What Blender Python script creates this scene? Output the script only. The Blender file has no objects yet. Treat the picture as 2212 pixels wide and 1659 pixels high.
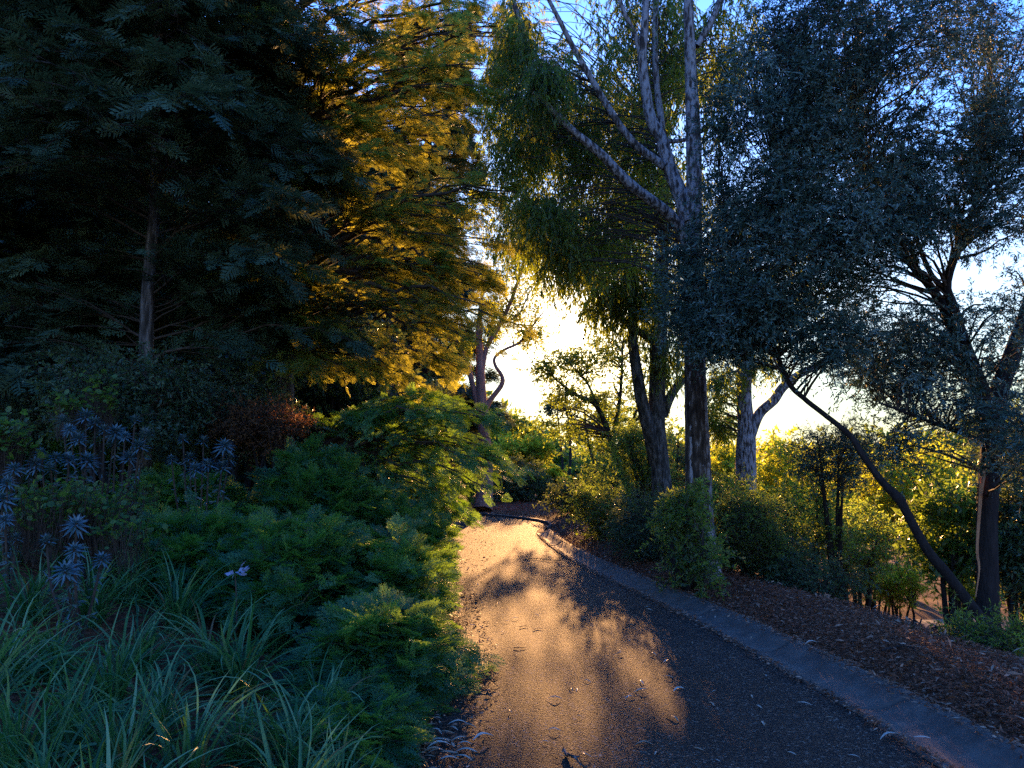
import bpy, math, random
import numpy as np
from mathutils import Vector
R = math.radians
rng = np.random.default_rng(7)
random.seed(7)

# ------------------------------------------------------------------ camera, sky, sun, exposure
sc = bpy.context.scene
COL = sc.collection
F = 1703.0; PITCH = R(5.2); EYE = 1.6
cam_d = bpy.data.cameras.new('camera'); cam = bpy.data.objects.new('camera', cam_d); COL.objects.link(cam); sc.camera = cam
cam.location = (0, 0, EYE); cam.rotation_euler = (R(90) + PITCH, 0, 0)
cam_d.sensor_width = 36; cam_d.lens = 36 * F / 2212; cam_d.clip_end = 5000; cam_d.clip_start = .05
SUN_EL = R(8.7); SUN_AZ = R(4.5)
sdir = Vector((math.sin(SUN_AZ) * math.cos(SUN_EL), math.cos(SUN_AZ) * math.cos(SUN_EL), math.sin(SUN_EL)))
w = bpy.data.worlds.new("World"); sc.world = w; w.use_nodes = True
nt = w.node_tree; nt.nodes.clear(); N = nt.nodes.new; L = nt.links.new
sky = N('ShaderNodeTexSky'); sky.sky_type = 'NISHITA'; sky.sun_disc = False
sky.sun_elevation = SUN_EL; sky.sun_rotation = SUN_AZ; sky.ozone_density = 2.0; sky.dust_density = .1; sky.air_density = 1.0
hs = N('ShaderNodeHueSaturation'); hs.inputs['Saturation'].default_value = 1.45
bg = N('ShaderNodeBackground'); bg.inputs[1].default_value = .15
# the sun's disc and the bright air round it, by direction in the sky
tc = N('ShaderNodeTexCoord'); dp = N('ShaderNodeVectorMath'); dp.operation = 'DOT_PRODUCT'; dp.inputs[1].default_value = sdir
nrm = N('ShaderNodeVectorMath'); nrm.operation = 'NORMALIZE'
mr = N('ShaderNodeMapRange'); mr.inputs[1].default_value = math.cos(R(.9)); mr.inputs[2].default_value = math.cos(R(.6)); mr.inputs[3].default_value = 0; mr.inputs[4].default_value = 30
em = N('ShaderNodeBackground'); em.inputs[0].default_value = (1, .72, .38, 1)
add = N('ShaderNodeAddShader'); out = N('ShaderNodeOutputWorld')
L(tc.outputs['Generated'], nrm.inputs[0]); L(nrm.outputs[0], dp.inputs[0]); L(dp.outputs['Value'], mr.inputs[0]); gl_ = N('ShaderNodeMapRange'); gl_.interpolation_type = 'SMOOTHSTEP'; gl_.inputs[1].default_value = math.cos(R(7)); gl_.inputs[2].default_value = 1; gl_.inputs[3].default_value = 0; gl_.inputs[4].default_value = .8; L(dp.outputs['Value'], gl_.inputs[0])
sm_ = N('ShaderNodeMath'); sm_.operation = 'ADD'; L(mr.outputs[0], sm_.inputs[0]); L(gl_.outputs[0], sm_.inputs[1]); L(sm_.outputs[0], em.inputs[1])
sz = N('ShaderNodeSeparateXYZ'); L(nrm.outputs[0], sz.inputs[0])
ms_ = N('ShaderNodeMapRange'); ms_.inputs[1].default_value = 0.0; ms_.inputs[2].default_value = .32; ms_.inputs[3].default_value = .6; ms_.inputs[4].default_value = 1.38; hs.inputs['Hue'].default_value = .53; L(sz.outputs[2], ms_.inputs[0]); L(ms_.outputs[0], hs.inputs['Saturation'])
mv_ = N('ShaderNodeMapRange'); mv_.inputs[1].default_value = 0.0; mv_.inputs[2].default_value = .45; mv_.inputs[3].default_value = .15; mv_.inputs[4].default_value = 1.25; L(sz.outputs[2], mv_.inputs[0]); L(mv_.outputs[0], hs.inputs['Value'])
L(sky.outputs[0], hs.inputs['Color']); L(hs.outputs[0], bg.inputs[0]); L(bg.outputs[0], add.inputs[0]); L(em.outputs[0], add.inputs[1]); L(add.outputs[0], out.inputs[0])
sl = bpy.data.lights.new('sun', 'SUN'); so = bpy.data.objects.new('sun', sl); COL.objects.link(so)
sl.energy = 4.0; sl.angle = R(.5); sl.color = (1, .50, .18)
so.rotation_euler = sdir.to_track_quat('Z', 'Y').to_euler(); so.location = (0, 0, 30)
sc.view_settings.view_transform = 'Standard'; sc.view_settings.look = 'None'; sc.view_settings.gamma = 1; sc.view_settings.use_curve_mapping = False
sc.view_settings.exposure = 2.1
cy = sc.cycles
cy.max_bounces = 5; cy.diffuse_bounces = 3; cy.glossy_bounces = 2; cy.transmission_bounces = 4; cy.transparent_max_bounces = 8; cy.volume_bounces = 0
cy.sample_clamp_indirect = 4; cy.use_denoising = False
cy.caustics_reflective = False; cy.caustics_refractive = False

# ------------------------------------------------------------------ pixel -> place
cp, sp = math.cos(PITCH), math.sin(PITCH)
def P(px, py, Y):
    a = (px - 1106) / F; b = (829.5 - py) / F
    d = np.array([a, cp - sp * b, sp + cp * b])
    return np.array([0, 0, EYE]) + d * (Y / d[1])
def G(px, py, z=0.0):
    a = (px - 1106) / F; b = (829.5 - py) / F
    d = np.array([a, cp - sp * b, sp + cp * b])
    return np.array([0, 0, EYE]) + d * ((z - EYE) / d[2])
def pix(p):                       # place -> pixel, for checks
    x, y, z = p[..., 0], p[..., 1], p[..., 2] - EYE
    zf = y * cp + z * sp; u = -y * sp + z * cp
    return 1106 + F * x / zf, 829.5 - F * u / zf

# ------------------------------------------------------------------ terrain
RI = np.array([[3.3, 1.5], [2.62, 3.2], [2.23, 4.06], [2.16, 4.88], [2.05, 5.79], [1.94, 6.58], [1.73, 8.0], [1.28, 10.2], [.86, 12.5], [.62, 14.6], [.5, 16.4]])
RO = np.array([[3.9, 1.5], [3.1, 3.2], [2.72, 4.17], [2.63, 4.88], [2.50, 5.9], [2.38, 6.7], [2.13, 8.1], [1.66, 10.3], [1.18, 12.7], [.93, 14.7], [.8, 16.5]])
LI = np.array([[-.35, 1.2], [-.5, 3.0], [-.55, 4.6], [-.51, 5.5], [-.56, 7.1], [-.63, 7.8], [-.82, 9.3], [-1.27, 11.8], [-2.1, 14.4], [-3.6, 16.9], [-6.5, 19]])
FK = np.array([[.72, 17.3], [.86, 18.4], [.6, 19.6], [-.3, 21.0], [-1.7, 22.4], [-4.5, 24.0], [-9, 25.5]])
def smooth(a, b, x):
    t = np.clip((x - a) / (b - a), 0, 1); return t * t * (3 - 2 * t)
def H(x, y):
    x = np.asarray(x, float); y = np.asarray(y, float)
    ro = np.interp(y, RO[:, 1], RO[:, 0]); ro = np.where(y > 16.5, .9, ro)
    li = np.interp(y, LI[:, 1], LI[:, 0])
    r = x - ro; l = li - x
    z = .05 * smooth(0, .3, r) + .05 * smooth(.2, .8, r)
    zr = z - 2.3 * smooth(.75, 6.5, r) - 1.0 * smooth(6, 22, r)
    farr = smooth(19, 27, y)
    z = zr * (1 - farr * smooth(4, -2, x))
    z = z + .75 * smooth(.8, 4.5, l) * (1 - smooth(14, 18, y)) + .10 * smooth(.2, .9, l) * (1 - smooth(14, 16, y))
    z = z - 1.5 * smooth(28, 70, y)
    n = .035 * (np.sin(x * 2.1 + 1.3 * np.sin(y * 1.4)) + np.sin(y * 2.7 + x)) * (smooth(.8, 2.2, r) + smooth(.8, 2, l))
    return z + n

# ------------------------------------------------------------------ geometry kit
class Geo:
    def __init__(s): s.v = []; s.f = []; s.t = []; s.n = 0
    def add(s, v, f, tone=None):
        v = np.asarray(v, np.float32).reshape(-1, 3); f = np.asarray(f, np.int32)
        if len(v) == 0: return s
        if f.shape[1] == 3: f = np.concatenate([f, -np.ones((len(f), 1), np.int32) - s.n], 1)
        s.v.append(v); s.f.append(f + s.n); s.n += len(v)
        s.t.append(np.full(len(f), .5, np.float32) if tone is None else np.broadcast_to(np.asarray(tone, np.float32), (len(f),)))
        return s
def mesh(name, g, mat, smooth_sh=False):
    me = bpy.data.meshes.new(name)
    v = np.concatenate(g.v); f = np.concatenate(g.f); t = np.concatenate(g.t)
    tri = f[:, 3] < 0
    cnt = np.where(tri, 3, 4); st = np.concatenate([[0], np.cumsum(cnt)[:-1]]).astype(np.int32)
    keep = np.ones(f.shape, bool); keep[:, 3] = ~tri
    lo = f[keep]
    me.vertices.add(len(v)); me.vertices.foreach_set('co', v.ravel().astype(np.float32))
    me.loops.add(len(lo)); me.loops.foreach_set('vertex_index', lo.astype(np.int32))
    me.polygons.add(len(f)); me.polygons.foreach_set('loop_start', st)
    if smooth_sh: me.polygons.foreach_set('use_smooth', np.ones(len(f), bool))
    a = me.attributes.new('tone', 'FLOAT', 'FACE'); a.data.foreach_set('value', np.ascontiguousarray(t))
    me.update(); me.materials.append(mat)
    return me
def obj(name, g, mat, parent=None, sm=False, label=None, cat=None, group=None, kind=None):
    if isinstance(g, Geo):
        if g.n == 0: return None
        g = mesh(name, g, mat, sm)
    o = bpy.data.objects.new(name, g); COL.objects.link(o)
    if parent: o.parent = parent; o.matrix_parent_inverse = parent.matrix_basis.inverted()
    return tag(o, label, cat, group, kind)
def tag(o, label=None, cat=None, group=None, kind=None):
    if label: o['label'] = label
    if cat: o['category'] = cat
    if group: o['group'] = group
    if kind: o['kind'] = kind
    return o
def thing(name, loc, label, cat, group=None):
    o = bpy.data.objects.new(name, None); COL.objects.link(o); o.location = [float(c) for c in loc]; o.empty_display_size = .2
    return tag(o, label, cat, group)
def unit(a): return a / (np.linalg.norm(a, axis=-1, keepdims=True) + 1e-9)
def rnd(n, k=3): return rng.normal(size=(n, k))
def cr(pts, n):                                           # smooth curve through the points
    pts = np.asarray(pts, float)
    if len(pts) < 3:
        t = np.linspace(0, 1, n)[:, None]; return pts[0] * (1 - t) + pts[-1] * t
    p = np.vstack([2 * pts[0] - pts[1], pts, 2 * pts[-1] - pts[-2]])
    u = np.linspace(0, len(pts) - 1 - 1e-6, n); i = u.astype(int); t = (u - i)[:, None]
    a, b, c, d = p[i], p[i + 1], p[i + 2], p[i + 3]
    return .5 * ((2 * b) + (-a + c) * t + (2 * a - 5 * b + 4 * c - d) * t ** 2 + (-a + 3 * b - 3 * c + d) * t ** 3)
def tubes(g, C, RAD, k=3, tone=.5):                       # C (M,n,3) centre lines, RAD (M,n)
    C = np.asarray(C, float); M, n, _ = C.shape
    T = unit(np.gradient(C, axis=1))
    ref = np.where(np.abs(T[..., 2:3]) > .8, np.array([1., 0, 0]), np.array([0, 0, 1.]))
    ref = np.broadcast_to(ref[:, n // 2:n // 2 + 1], C.shape)
    A = unit(np.cross(T, ref)); B = np.cross(T, A)
    an = np.arange(k) * 2 * np.pi / k
    V = C[:, :, None] + RAD[:, :, None, None] * (np.cos(an)[:, None] * A[:, :, None] + np.sin(an)[:, None] * B[:, :, None])
    m, i, j = np.meshgrid(np.arange(M), np.arange(n - 1), np.arange(k), indexing='ij')
    b = m * n * k
    f = np.stack([b + i * k + j, b + i * k + (j + 1) % k, b + (i + 1) * k + (j + 1) % k, b + (i + 1) * k + j], -1).reshape(-1, 4)
    tt = np.broadcast_to(np.asarray(tone, float).reshape(-1, 1, 1), (M, n - 1, k)).ravel() if np.ndim(tone) else tone
    g.add(V.reshape(-1, 3), f, tt)
def trunk(g, pts, rads, k=16, seg=None, rough=.06):       # one big limb with uneven skin
    pts = np.asarray(pts, float); L_ = np.sum(np.linalg.norm(np.diff(pts, axis=0), axis=1))
    n = seg or max(8, int(L_ / .12)); C = cr(pts, n)
    r = np.interp(np.linspace(0, 1, n), np.linspace(0, 1, len(rads)), rads)
    T = unit(np.gradient(C, axis=0)); A = np.zeros_like(T)
    a = unit(np.cross(T[0], [.3, 1, .1]))
    for i in range(n):
        a = a - T[i] * np.dot(a, T[i]); a = a / np.linalg.norm(a); A[i] = a
    B = np.cross(T, A); an = np.arange(k) * 2 * np.pi / k
    ph = rng.uniform(0, 6, 6); s = np.linspace(0, L_, n)[:, None]
    bump = 1 + rough * (np.sin(3 * an + ph[0] + s * .7) * .5 + np.sin(2 * an + ph[1] - s * 1.3) * .6 + .5 * np.sin(5 * an + ph[2] + s * 2.2) + .5 * np.sin(s * 3 + ph[3])) + rng.normal(size=(n, k)) * rough * .15
    rr = r[:, None] * bump
    V = C[:, None] + rr[..., None] * (np.cos(an)[:, None] * A[:, None] + np.sin(an)[:, None] * B[:, None])
    i, j = np.meshgrid(np.arange(n - 1), np.arange(k), indexing='ij')
    f = np.stack([i * k + j, i * k + (j + 1) % k, (i + 1) * k + (j + 1) % k, (i + 1) * k + j], -1).reshape(-1, 4)
    g.add(V.reshape(-1, 3), f)
    return C, r
def leaves(g, p, d, L_, W, tone, nrm=None, bend=.0):
    n = len(p); d = unit(d); nr = rnd(n) if nrm is None else nrm
    s = unit(np.cross(d, nr)); up = np.cross(s, d)
    L_ = np.broadcast_to(L_, (n,))[:, None]; W = np.broadcast_to(W, (n,))[:, None]
    mid = p + d * L_ * .45 + up * L_ * .06
    V = np.stack([p, mid + s * W * .5, p + d * L_ - up * L_ * bend, mid - s * W * .5], 1)
    f = np.arange(4 * n).reshape(n, 4)
    g.add(V.reshape(-1, 3), f, tone)
def stamp(g, tv, tf, p, d, nr, s, tone):                  # copies of a small template sheet merged into one crown
    n = len(p); d = unit(d); sd = unit(np.cross(d, nr)); up = np.cross(sd, d); s = np.broadcast_to(s, (n,))[:, None, None]
    V = p[:, None] + s * (tv[None, :, 0:1] * d[:, None] + tv[None, :, 1:2] * sd[:, None] + tv[None, :, 2:3] * up[:, None])
    f = (tf[None] + (np.arange(n) * len(tv))[:, None, None]).reshape(-1, 4)
    g.add(V.reshape(-1, 3), f, np.repeat(np.broadcast_to(tone, (n,)), len(tf)))
def fern(level=1, pairs=6, wid=.075):                     # flat branchlet: spine with side shoots
    V = []; Fc = []
    def blade(a, b, w):
        a = np.array(a, float); b = np.array(b, float); d = b - a; s = np.array([-d[1], d[0], 0]); s = s / (np.linalg.norm(s) + 1e-9) * w / 2
        m = a + d * .5; i = len(V); V.extend([a, m + s + [0, 0, .01], b, m - s]); Fc.append([i, i + 1, i + 2, i + 3])
    blade((0, 0, 0), (1, 0, -.06), wid * .8)
    for i in range(pairs):
        t = .08 + .8 * i / (pairs - 1)
        for sd in (-1, 1):
            tt = t + .04 * sd; Ln = .52 * (1 - tt) ** .7 * (.8 + .4 * random.random()) + .08; an = R(random.uniform(38, 55))
            a = np.array([tt, 0, -.05 * tt]); b = a + Ln * np.array([math.cos(an), sd * math.sin(an), random.uniform(-.12, .12)])
            blade(a, b, wid)
            if level > 1:
                for q in (.35, .6, .82):
                    for s2 in (-1, 1):
                        c = a + (b - a) * q; a2 = math.atan2(b[1] - a[1], b[0] - a[0]) + s2 * R(45)
                        blade(c, c + Ln * .36 * (1.15 - q) * np.array([math.cos(a2), math.sin(a2), random.uniform(-.2, .2)]) * 1.4, wid * .8)
    return np.array(V), np.array(Fc)
FERN1 = fern(1, 6, .085); FERN2 = fern(2, 6, .05)

# ------------------------------------------------------------------ materials
def mat_new(name):
    m = bpy.data.materials.new(name); m.use_nodes = True; t = m.node_tree; t.nodes.clear()
    return m, t, t.nodes.new, t.links.new
def ramp(Nn, stops):
    r = Nn('ShaderNodeValToRGB'); e = r.color_ramp.elements
    while len(e) < len(stops): e.new(.5)
    for q, (p, c) in zip(e, stops): q.position = p; q.color = (*c, 1)
    return r
def leaf_mat(name, c0, c1, c2, trans, tamt=.45, rough=.5, spec=.35):
    m, t, Nn, Ln = mat_new(name)
    at = Nn('ShaderNodeAttribute'); at.attribute_name = 'tone'
    rp = ramp(Nn, [(0, c0), (.5, c1), (1, c2)]); Ln(at.outputs['Fac'], rp.inputs[0])
    pb = Nn('ShaderNodeBsdfPrincipled'); pb.inputs['Roughness'].default_value = rough; pb.inputs['Specular IOR Level'].default_value = spec
    Ln(rp.outputs[0], pb.inputs['Base Color'])
    tr = Nn('ShaderNodeBsdfTranslucent'); mx = Nn('ShaderNodeMix'); mx.data_type = 'RGBA'; mx.blend_type = 'MULTIPLY'; mx.inputs[0].default_value = 1
    rp2 = ramp(Nn, [(0, tuple(x * .7 for x in trans)), (1, tuple(min(1, x * 1.25) for x in trans))]); Ln(at.outputs['Fac'], rp2.inputs[0]); Ln(rp2.outputs[0], tr.inputs[0])
    ms = Nn('ShaderNodeMixShader'); ms.inputs[0].default_value = tamt; Ln(pb.outputs[0], ms.inputs[1]); Ln(tr.outputs[0], ms.inputs[2])
    o = Nn('ShaderNodeOutputMaterial'); Ln(ms.outputs[0], o.inputs[0])
    return m
def bark_mat(name, stops, scale=(6, 6, 1.2), rough=.85, bump=.5, ns=2.5, detail=8):
    m, t, Nn, Ln = mat_new(name)
    tc = Nn('ShaderNodeTexCoord'); mp = Nn('ShaderNodeMapping'); mp.inputs['Scale'].default_value = scale; Ln(tc.outputs['Object'], mp.inputs[0])
    n1 = Nn('ShaderNodeTexNoise'); n1.inputs['Scale'].default_value = ns; n1.inputs['Detail'].default_value = detail; n1.inputs['Roughness'].default_value = .6; Ln(mp.outputs[0], n1.inputs['Vector'])
    rp = ramp(Nn, stops); Ln(n1.outputs[0], rp.inputs[0])
    pb = Nn('ShaderNodeBsdfPrincipled'); pb.inputs['Roughness'].default_value = rough; pb.inputs['Specular IOR Level'].default_value = .25; Ln(rp.outputs[0], pb.inputs['Base Color'])
    n2 = Nn('ShaderNodeTexNoise'); n2.inputs['Scale'].default_value = ns * 4; n2.inputs['Detail'].default_value = 6; Ln(mp.outputs[0], n2.inputs['Vector'])
    ad = Nn('ShaderNodeMath'); ad.operation = 'ADD'; Ln(n1.outputs[0], ad.inputs[0]); Ln(n2.outputs[0], ad.inputs[1])
    bp = Nn('ShaderNodeBump'); bp.inputs['Strength'].default_value = bump; bp.inputs['Distance'].default_value = .03; Ln(ad.outputs[0], bp.inputs['Height']); Ln(bp.outputs[0], pb.inputs['Normal'])
    o = Nn('ShaderNodeOutputMaterial'); Ln(pb.outputs[0], o.inputs[0]); return m
M = {}
M['cypress'] = leaf_mat('cypress_foliage', (.025, .055, .025), (.06, .10, .03), (.13, .15, .035), (.60, .60, .08), .58, .5, .3)
M['darkfir'] = leaf_mat('dark_conifer_foliage', (.035, .08, .055), (.07, .13, .08), (.12, .18, .09), (.14, .16, .05), .3, .6, .2)
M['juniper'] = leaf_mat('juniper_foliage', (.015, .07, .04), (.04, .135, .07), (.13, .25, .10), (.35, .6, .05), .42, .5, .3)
M['gum'] = leaf_mat('gum_foliage', (.03, .065, .02), (.06, .10, .025), (.12, .16, .03), (.48, .62, .05), .45, .4, .4)
M['silver'] = leaf_mat('silver_wattle_foliage', (.025, .06, .048), (.065, .13, .105), (.22, .33, .31), (.10, .17, .08), .15, .65, .2)
M['dkleaf'] = leaf_mat('dark_leaf_foliage', (.022, .06, .038), (.045, .10, .06), (.085, .155, .08), (.25, .32, .06), .35, .45, .4)
M['shrub'] = leaf_mat('shrub_foliage', (.02, .05, .03), (.04, .08, .04), (.09, .13, .06), (.46, .62, .06), .5, .45, .4)
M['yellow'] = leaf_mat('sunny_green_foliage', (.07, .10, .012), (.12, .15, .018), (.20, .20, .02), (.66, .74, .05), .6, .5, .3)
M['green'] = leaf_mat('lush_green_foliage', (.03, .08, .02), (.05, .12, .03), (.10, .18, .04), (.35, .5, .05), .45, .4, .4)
M['rust'] = leaf_mat('dry_rusty_foliage', (.05, .022, .012), (.11, .05, .022), (.2, .10, .04), (.35, .16, .05), .35, .6, .2)
M['blue'] = leaf_mat('euphorbia_foliage', (.05, .11, .12), (.10, .18, .20), (.20, .29, .33), (.1, .18, .1), .2, .5, .4)
M['grass'] = leaf_mat('strap_grass', (.012, .055, .018), (.035, .14, .045), (.20, .34, .17), (.15, .4, .06), .25, .45, .25)
M['pale'] = leaf_mat('pale_flower', (.2, .25, .38), (.26, .3, .45), (.3, .34, .5), (.4, .4, .5), .2, .6, .2)
M['litter'] = leaf_mat('litter_chips', (.08, .024, .011), (.23, .08, .036), (.48, .32, .22), (.3, .15, .05), .12, .7, .3)
M['dryleaf'] = leaf_mat('dry_leaf', (.28, .2, .12), (.42, .34, .25), (.6, .54, .45), (.5, .35, .2), .2, .45, .4)
M['gumbark'] = bark_mat('smooth_white_gum_bark', [(.40, (.04, .03, .025)), (.47, (.12, .095, .085)), (.52, (.27, .25, .26)), (.68, (.38, .36, .38))], (9, 9, 2.6), .8, .5, 2.6)
M['gumbase'] = bark_mat('flaking_gum_bark', [(.34, (.018, .013, .01)), (.48, (.05, .036, .028)), (.57, (.10, .075, .06)), (.66, (.26, .23, .22))], (9, 9, 2.0), .9, .9, 2.4)
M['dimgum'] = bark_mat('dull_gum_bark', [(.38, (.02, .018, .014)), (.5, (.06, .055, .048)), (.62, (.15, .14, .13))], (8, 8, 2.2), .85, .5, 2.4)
M['flarebark'] = bark_mat('flare_reddened_pink_bark', [(.3, (.32, .12, .08)), (.6, (.55, .25, .18)), (.75, (.6, .34, .26))], (8, 8, .8), .85, .6, 2.2)  # pink bark, its colour raised to carry lens flare and warm light
M['dkbark'] = bark_mat('dark_bark', [(.3, (.012, .01, .01)), (.6, (.03, .024, .024)), (.8, (.06, .045, .04))], (8, 8, 1.5), .9, .6, 2.5)
M['greybark'] = bark_mat('grey_bark', [(.35, (.025, .022, .018)), (.5, (.07, .06, .055)), (.68, (.22, .2, .19))], (8, 8, 1.2), .9, .6, 2.5)
M['twig'] = bark_mat('twig_bark', [(.3, (.04, .028, .02)), (.7, (.09, .065, .05))], (4, 4, 4), .9, .2, 3, 2)
M['strip'] = bark_mat('peeling_bark', [(.3, (.30, .12, .06)), (.7, (.55, .30, .16))], (9, 9, 1), .7, .4, 3)

rpg = [n for n in M['grass'].node_tree.nodes if n.type == 'VALTORGB'][0].color_ramp
rpg.elements[0].color = (.20, .13, .06, 1); e_ = rpg.elements.new(.10); e_.color = (.14, .10, .04, 1); e_ = rpg.elements.new(.16); e_.color = (.01, .05, .024, 1)
def ground_mat(name, stops, sc1=14, bump=.7, rough=.95):
    m, t, Nn, Ln = mat_new(name)
    tc = Nn('ShaderNodeTexCoord'); n1 = Nn('ShaderNodeTexNoise'); n1.inputs['Scale'].default_value = sc1; n1.inputs['Detail'].default_value = 10; n1.inputs['Roughness'].default_value = .75; Ln(tc.outputs['Object'], n1.inputs['Vector'])
    v = Nn('ShaderNodeTexVoronoi'); v.inputs['Scale'].default_value = sc1 * 2.6; Ln(tc.outputs['Object'], v.inputs['Vector'])
    mx = Nn('ShaderNodeMix'); mx.inputs[0].default_value = .45; Ln(n1.outputs[0], mx.inputs[2]); Ln(v.outputs['Color'], mx.inputs[3])
    rp = ramp(Nn, stops); Ln(mx.outputs[0], rp.inputs[0])
    pb = Nn('ShaderNodeBsdfPrincipled'); pb.inputs['Roughness'].default_value = rough; pb.inputs['Specular IOR Level'].default_value = .2; Ln(rp.outputs[0], pb.inputs['Base Color'])
    bp = Nn('ShaderNodeBump'); bp.inputs['Strength'].default_value = bump; bp.inputs['Distance'].default_value = .04; Ln(mx.outputs[0], bp.inputs['Height']); Ln(bp.outputs[0], pb.inputs['Normal'])
    o = Nn('ShaderNodeOutputMaterial'); Ln(pb.outputs[0], o.inputs[0]); return m
M['ground'] = ground_mat('leaf_litter_soil', [(.3, (.04, .013, .006)), (.5, (.12, .04, .018)), (.7, (.22, .09, .045))])
M['hill'] = ground_mat('wooded_hill', [(.3, (.05, .07, .03)), (.6, (.10, .12, .05))], .3, .5)
def asphalt():
    m, t, Nn, Ln = mat_new('asphalt_with_pale_aggregate')
    tc = Nn('ShaderNodeTexCoord')
    v = Nn('ShaderNodeTexVoronoi'); v.inputs['Scale'].default_value = 85; Ln(tc.outputs['Object'], v.inputs['Vector'])
    sp_ = Nn('ShaderNodeSeparateColor'); Ln(v.outputs['Color'], sp_.inputs[0])
    rp = ramp(Nn, [(0, (.006, .005, .005)), (.5, (.016, .013, .012)), (.78, (.04, .032, .027)), (.94, (.13, .105, .09)), (1, (.34, .30, .26))]); Ln(sp_.outputs[0], rp.inputs[0])
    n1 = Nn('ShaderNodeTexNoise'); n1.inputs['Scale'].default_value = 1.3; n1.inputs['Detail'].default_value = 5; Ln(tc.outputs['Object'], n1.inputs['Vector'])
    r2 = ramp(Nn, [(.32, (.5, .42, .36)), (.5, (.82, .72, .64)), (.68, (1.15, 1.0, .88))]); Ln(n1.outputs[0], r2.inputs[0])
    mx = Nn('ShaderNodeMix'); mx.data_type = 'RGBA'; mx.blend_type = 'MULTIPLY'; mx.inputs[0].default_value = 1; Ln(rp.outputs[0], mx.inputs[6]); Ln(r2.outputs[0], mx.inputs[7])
    pb = Nn('ShaderNodeBsdfPrincipled'); pb.inputs['Roughness'].default_value = .8; pb.inputs['Specular IOR Level'].default_value = .35; Ln(mx.outputs[2], pb.inputs['Base Color'])
    n2 = Nn('ShaderNodeTexNoise'); n2.inputs['Scale'].default_value = 160; n2.inputs['Detail'].default_value = 3; Ln(tc.outputs['Object'], n2.inputs['Vector'])
    ma = Nn('ShaderNodeMath'); ma.operation = 'MULTIPLY_ADD'; ma.inputs[1].default_value = -1.2; Ln(v.outputs['Distance'], ma.inputs[0]); Ln(n2.outputs[0], ma.inputs[2])
    bp = Nn('ShaderNodeBump'); bp.inputs['Strength'].default_value = 1; bp.inputs['Distance'].default_value = .012; Ln(ma.outputs[0], bp.inputs['Height']); Ln(bp.outputs[0], pb.inputs['Normal'])
    o = Nn('ShaderNodeOutputMaterial'); Ln(pb.outputs[0], o.inputs[0]); return m
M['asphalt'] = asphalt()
def concrete():
    m, t, Nn, Ln = mat_new('weathered_concrete')
    tc = Nn('ShaderNodeTexCoord'); n1 = Nn('ShaderNodeTexNoise'); n1.inputs['Scale'].default_value = 5; n1.inputs['Detail'].default_value = 10; n1.inputs['Roughness'].default_value = .7; Ln(tc.outputs['Object'], n1.inputs['Vector'])
    rp = ramp(Nn, [(.3, (.042, .034, .028)), (.5, (.078, .066, .056)), (.75, (.14, .12, .10))]); Ln(n1.outputs[0], rp.inputs[0])
    pb = Nn('ShaderNodeBsdfPrincipled'); pb.inputs['Roughness'].default_value = .8; Ln(rp.outputs[0], pb.inputs['Base Color'])
    n2 = Nn('ShaderNodeTexNoise'); n2.inputs['Scale'].default_value = 120; n2.inputs['Detail'].default_value = 4; Ln(tc.outputs['Object'], n2.inputs['Vector'])
    bp = Nn('ShaderNodeBump'); bp.inputs['Strength'].default_value = .5; bp.inputs['Distance'].default_value = .003; Ln(n2.outputs[0], bp.inputs['Height']); Ln(bp.outputs[0], pb.inputs['Normal'])
    o = Nn('ShaderNodeOutputMaterial'); Ln(pb.outputs[0], o.inputs[0]); return m
M['concrete'] = concrete()

# ------------------------------------------------------------------ ground, path, kerbs
def grid(g, X, Y, Z):
    n, m = X.shape; V = np.stack([X, Y, Z], -1).reshape(-1, 3)
    i, j = np.meshgrid(np.arange(n - 1), np.arange(m - 1), indexing='ij')
    g.add(V, np.stack([i * m + j, (i + 1) * m + j, (i + 1) * m + j + 1, i * m + j + 1], -1).reshape(-1, 4))
def axis(parts):
    return np.concatenate([np.arange(a, b, s) for a, b, s in parts])
gx = axis([(-1500, -100, 200), (-100, -20, 10), (-20, -8, 1), (-8, 8, .15), (8, 20, 1), (20, 100, 10), (100, 1501, 200)])
gy = axis([(-300, -20, 40), (-20, 0, 2), (0, 27, .15), (27, 40, 1), (40, 120, 8), (120, 1600, 160)])
XX, YY = np.meshgrid(gx, gy, indexing='ij'); g = Geo(); grid(g, XX, YY, H(XX, YY) - .004)
obj('ground', g, M['ground'], sm=True, kind='structure')
def ribbon(A, B, n, k, zf, z0):
    a = cr(A, n); b = cr(B, n); t = np.linspace(0, 1, k)
    X = a[:, None, 0] * (1 - t) + b[:, None, 0] * t; Y = a[:, None, 1] * (1 - t) + b[:, None, 1] * t
    return X, Y, z0 + zf(t)[None] + 0 * X
path_r = np.vstack([RI, [[.62, 17.6], [.74, 18.5], [.5, 19.5], [-.35, 20.85], [-1.8, 22.2], [-4.6, 23.8], [-9, 25.3]]])
path_l = np.vstack([LI, [[-9, 20.2]]])
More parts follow.
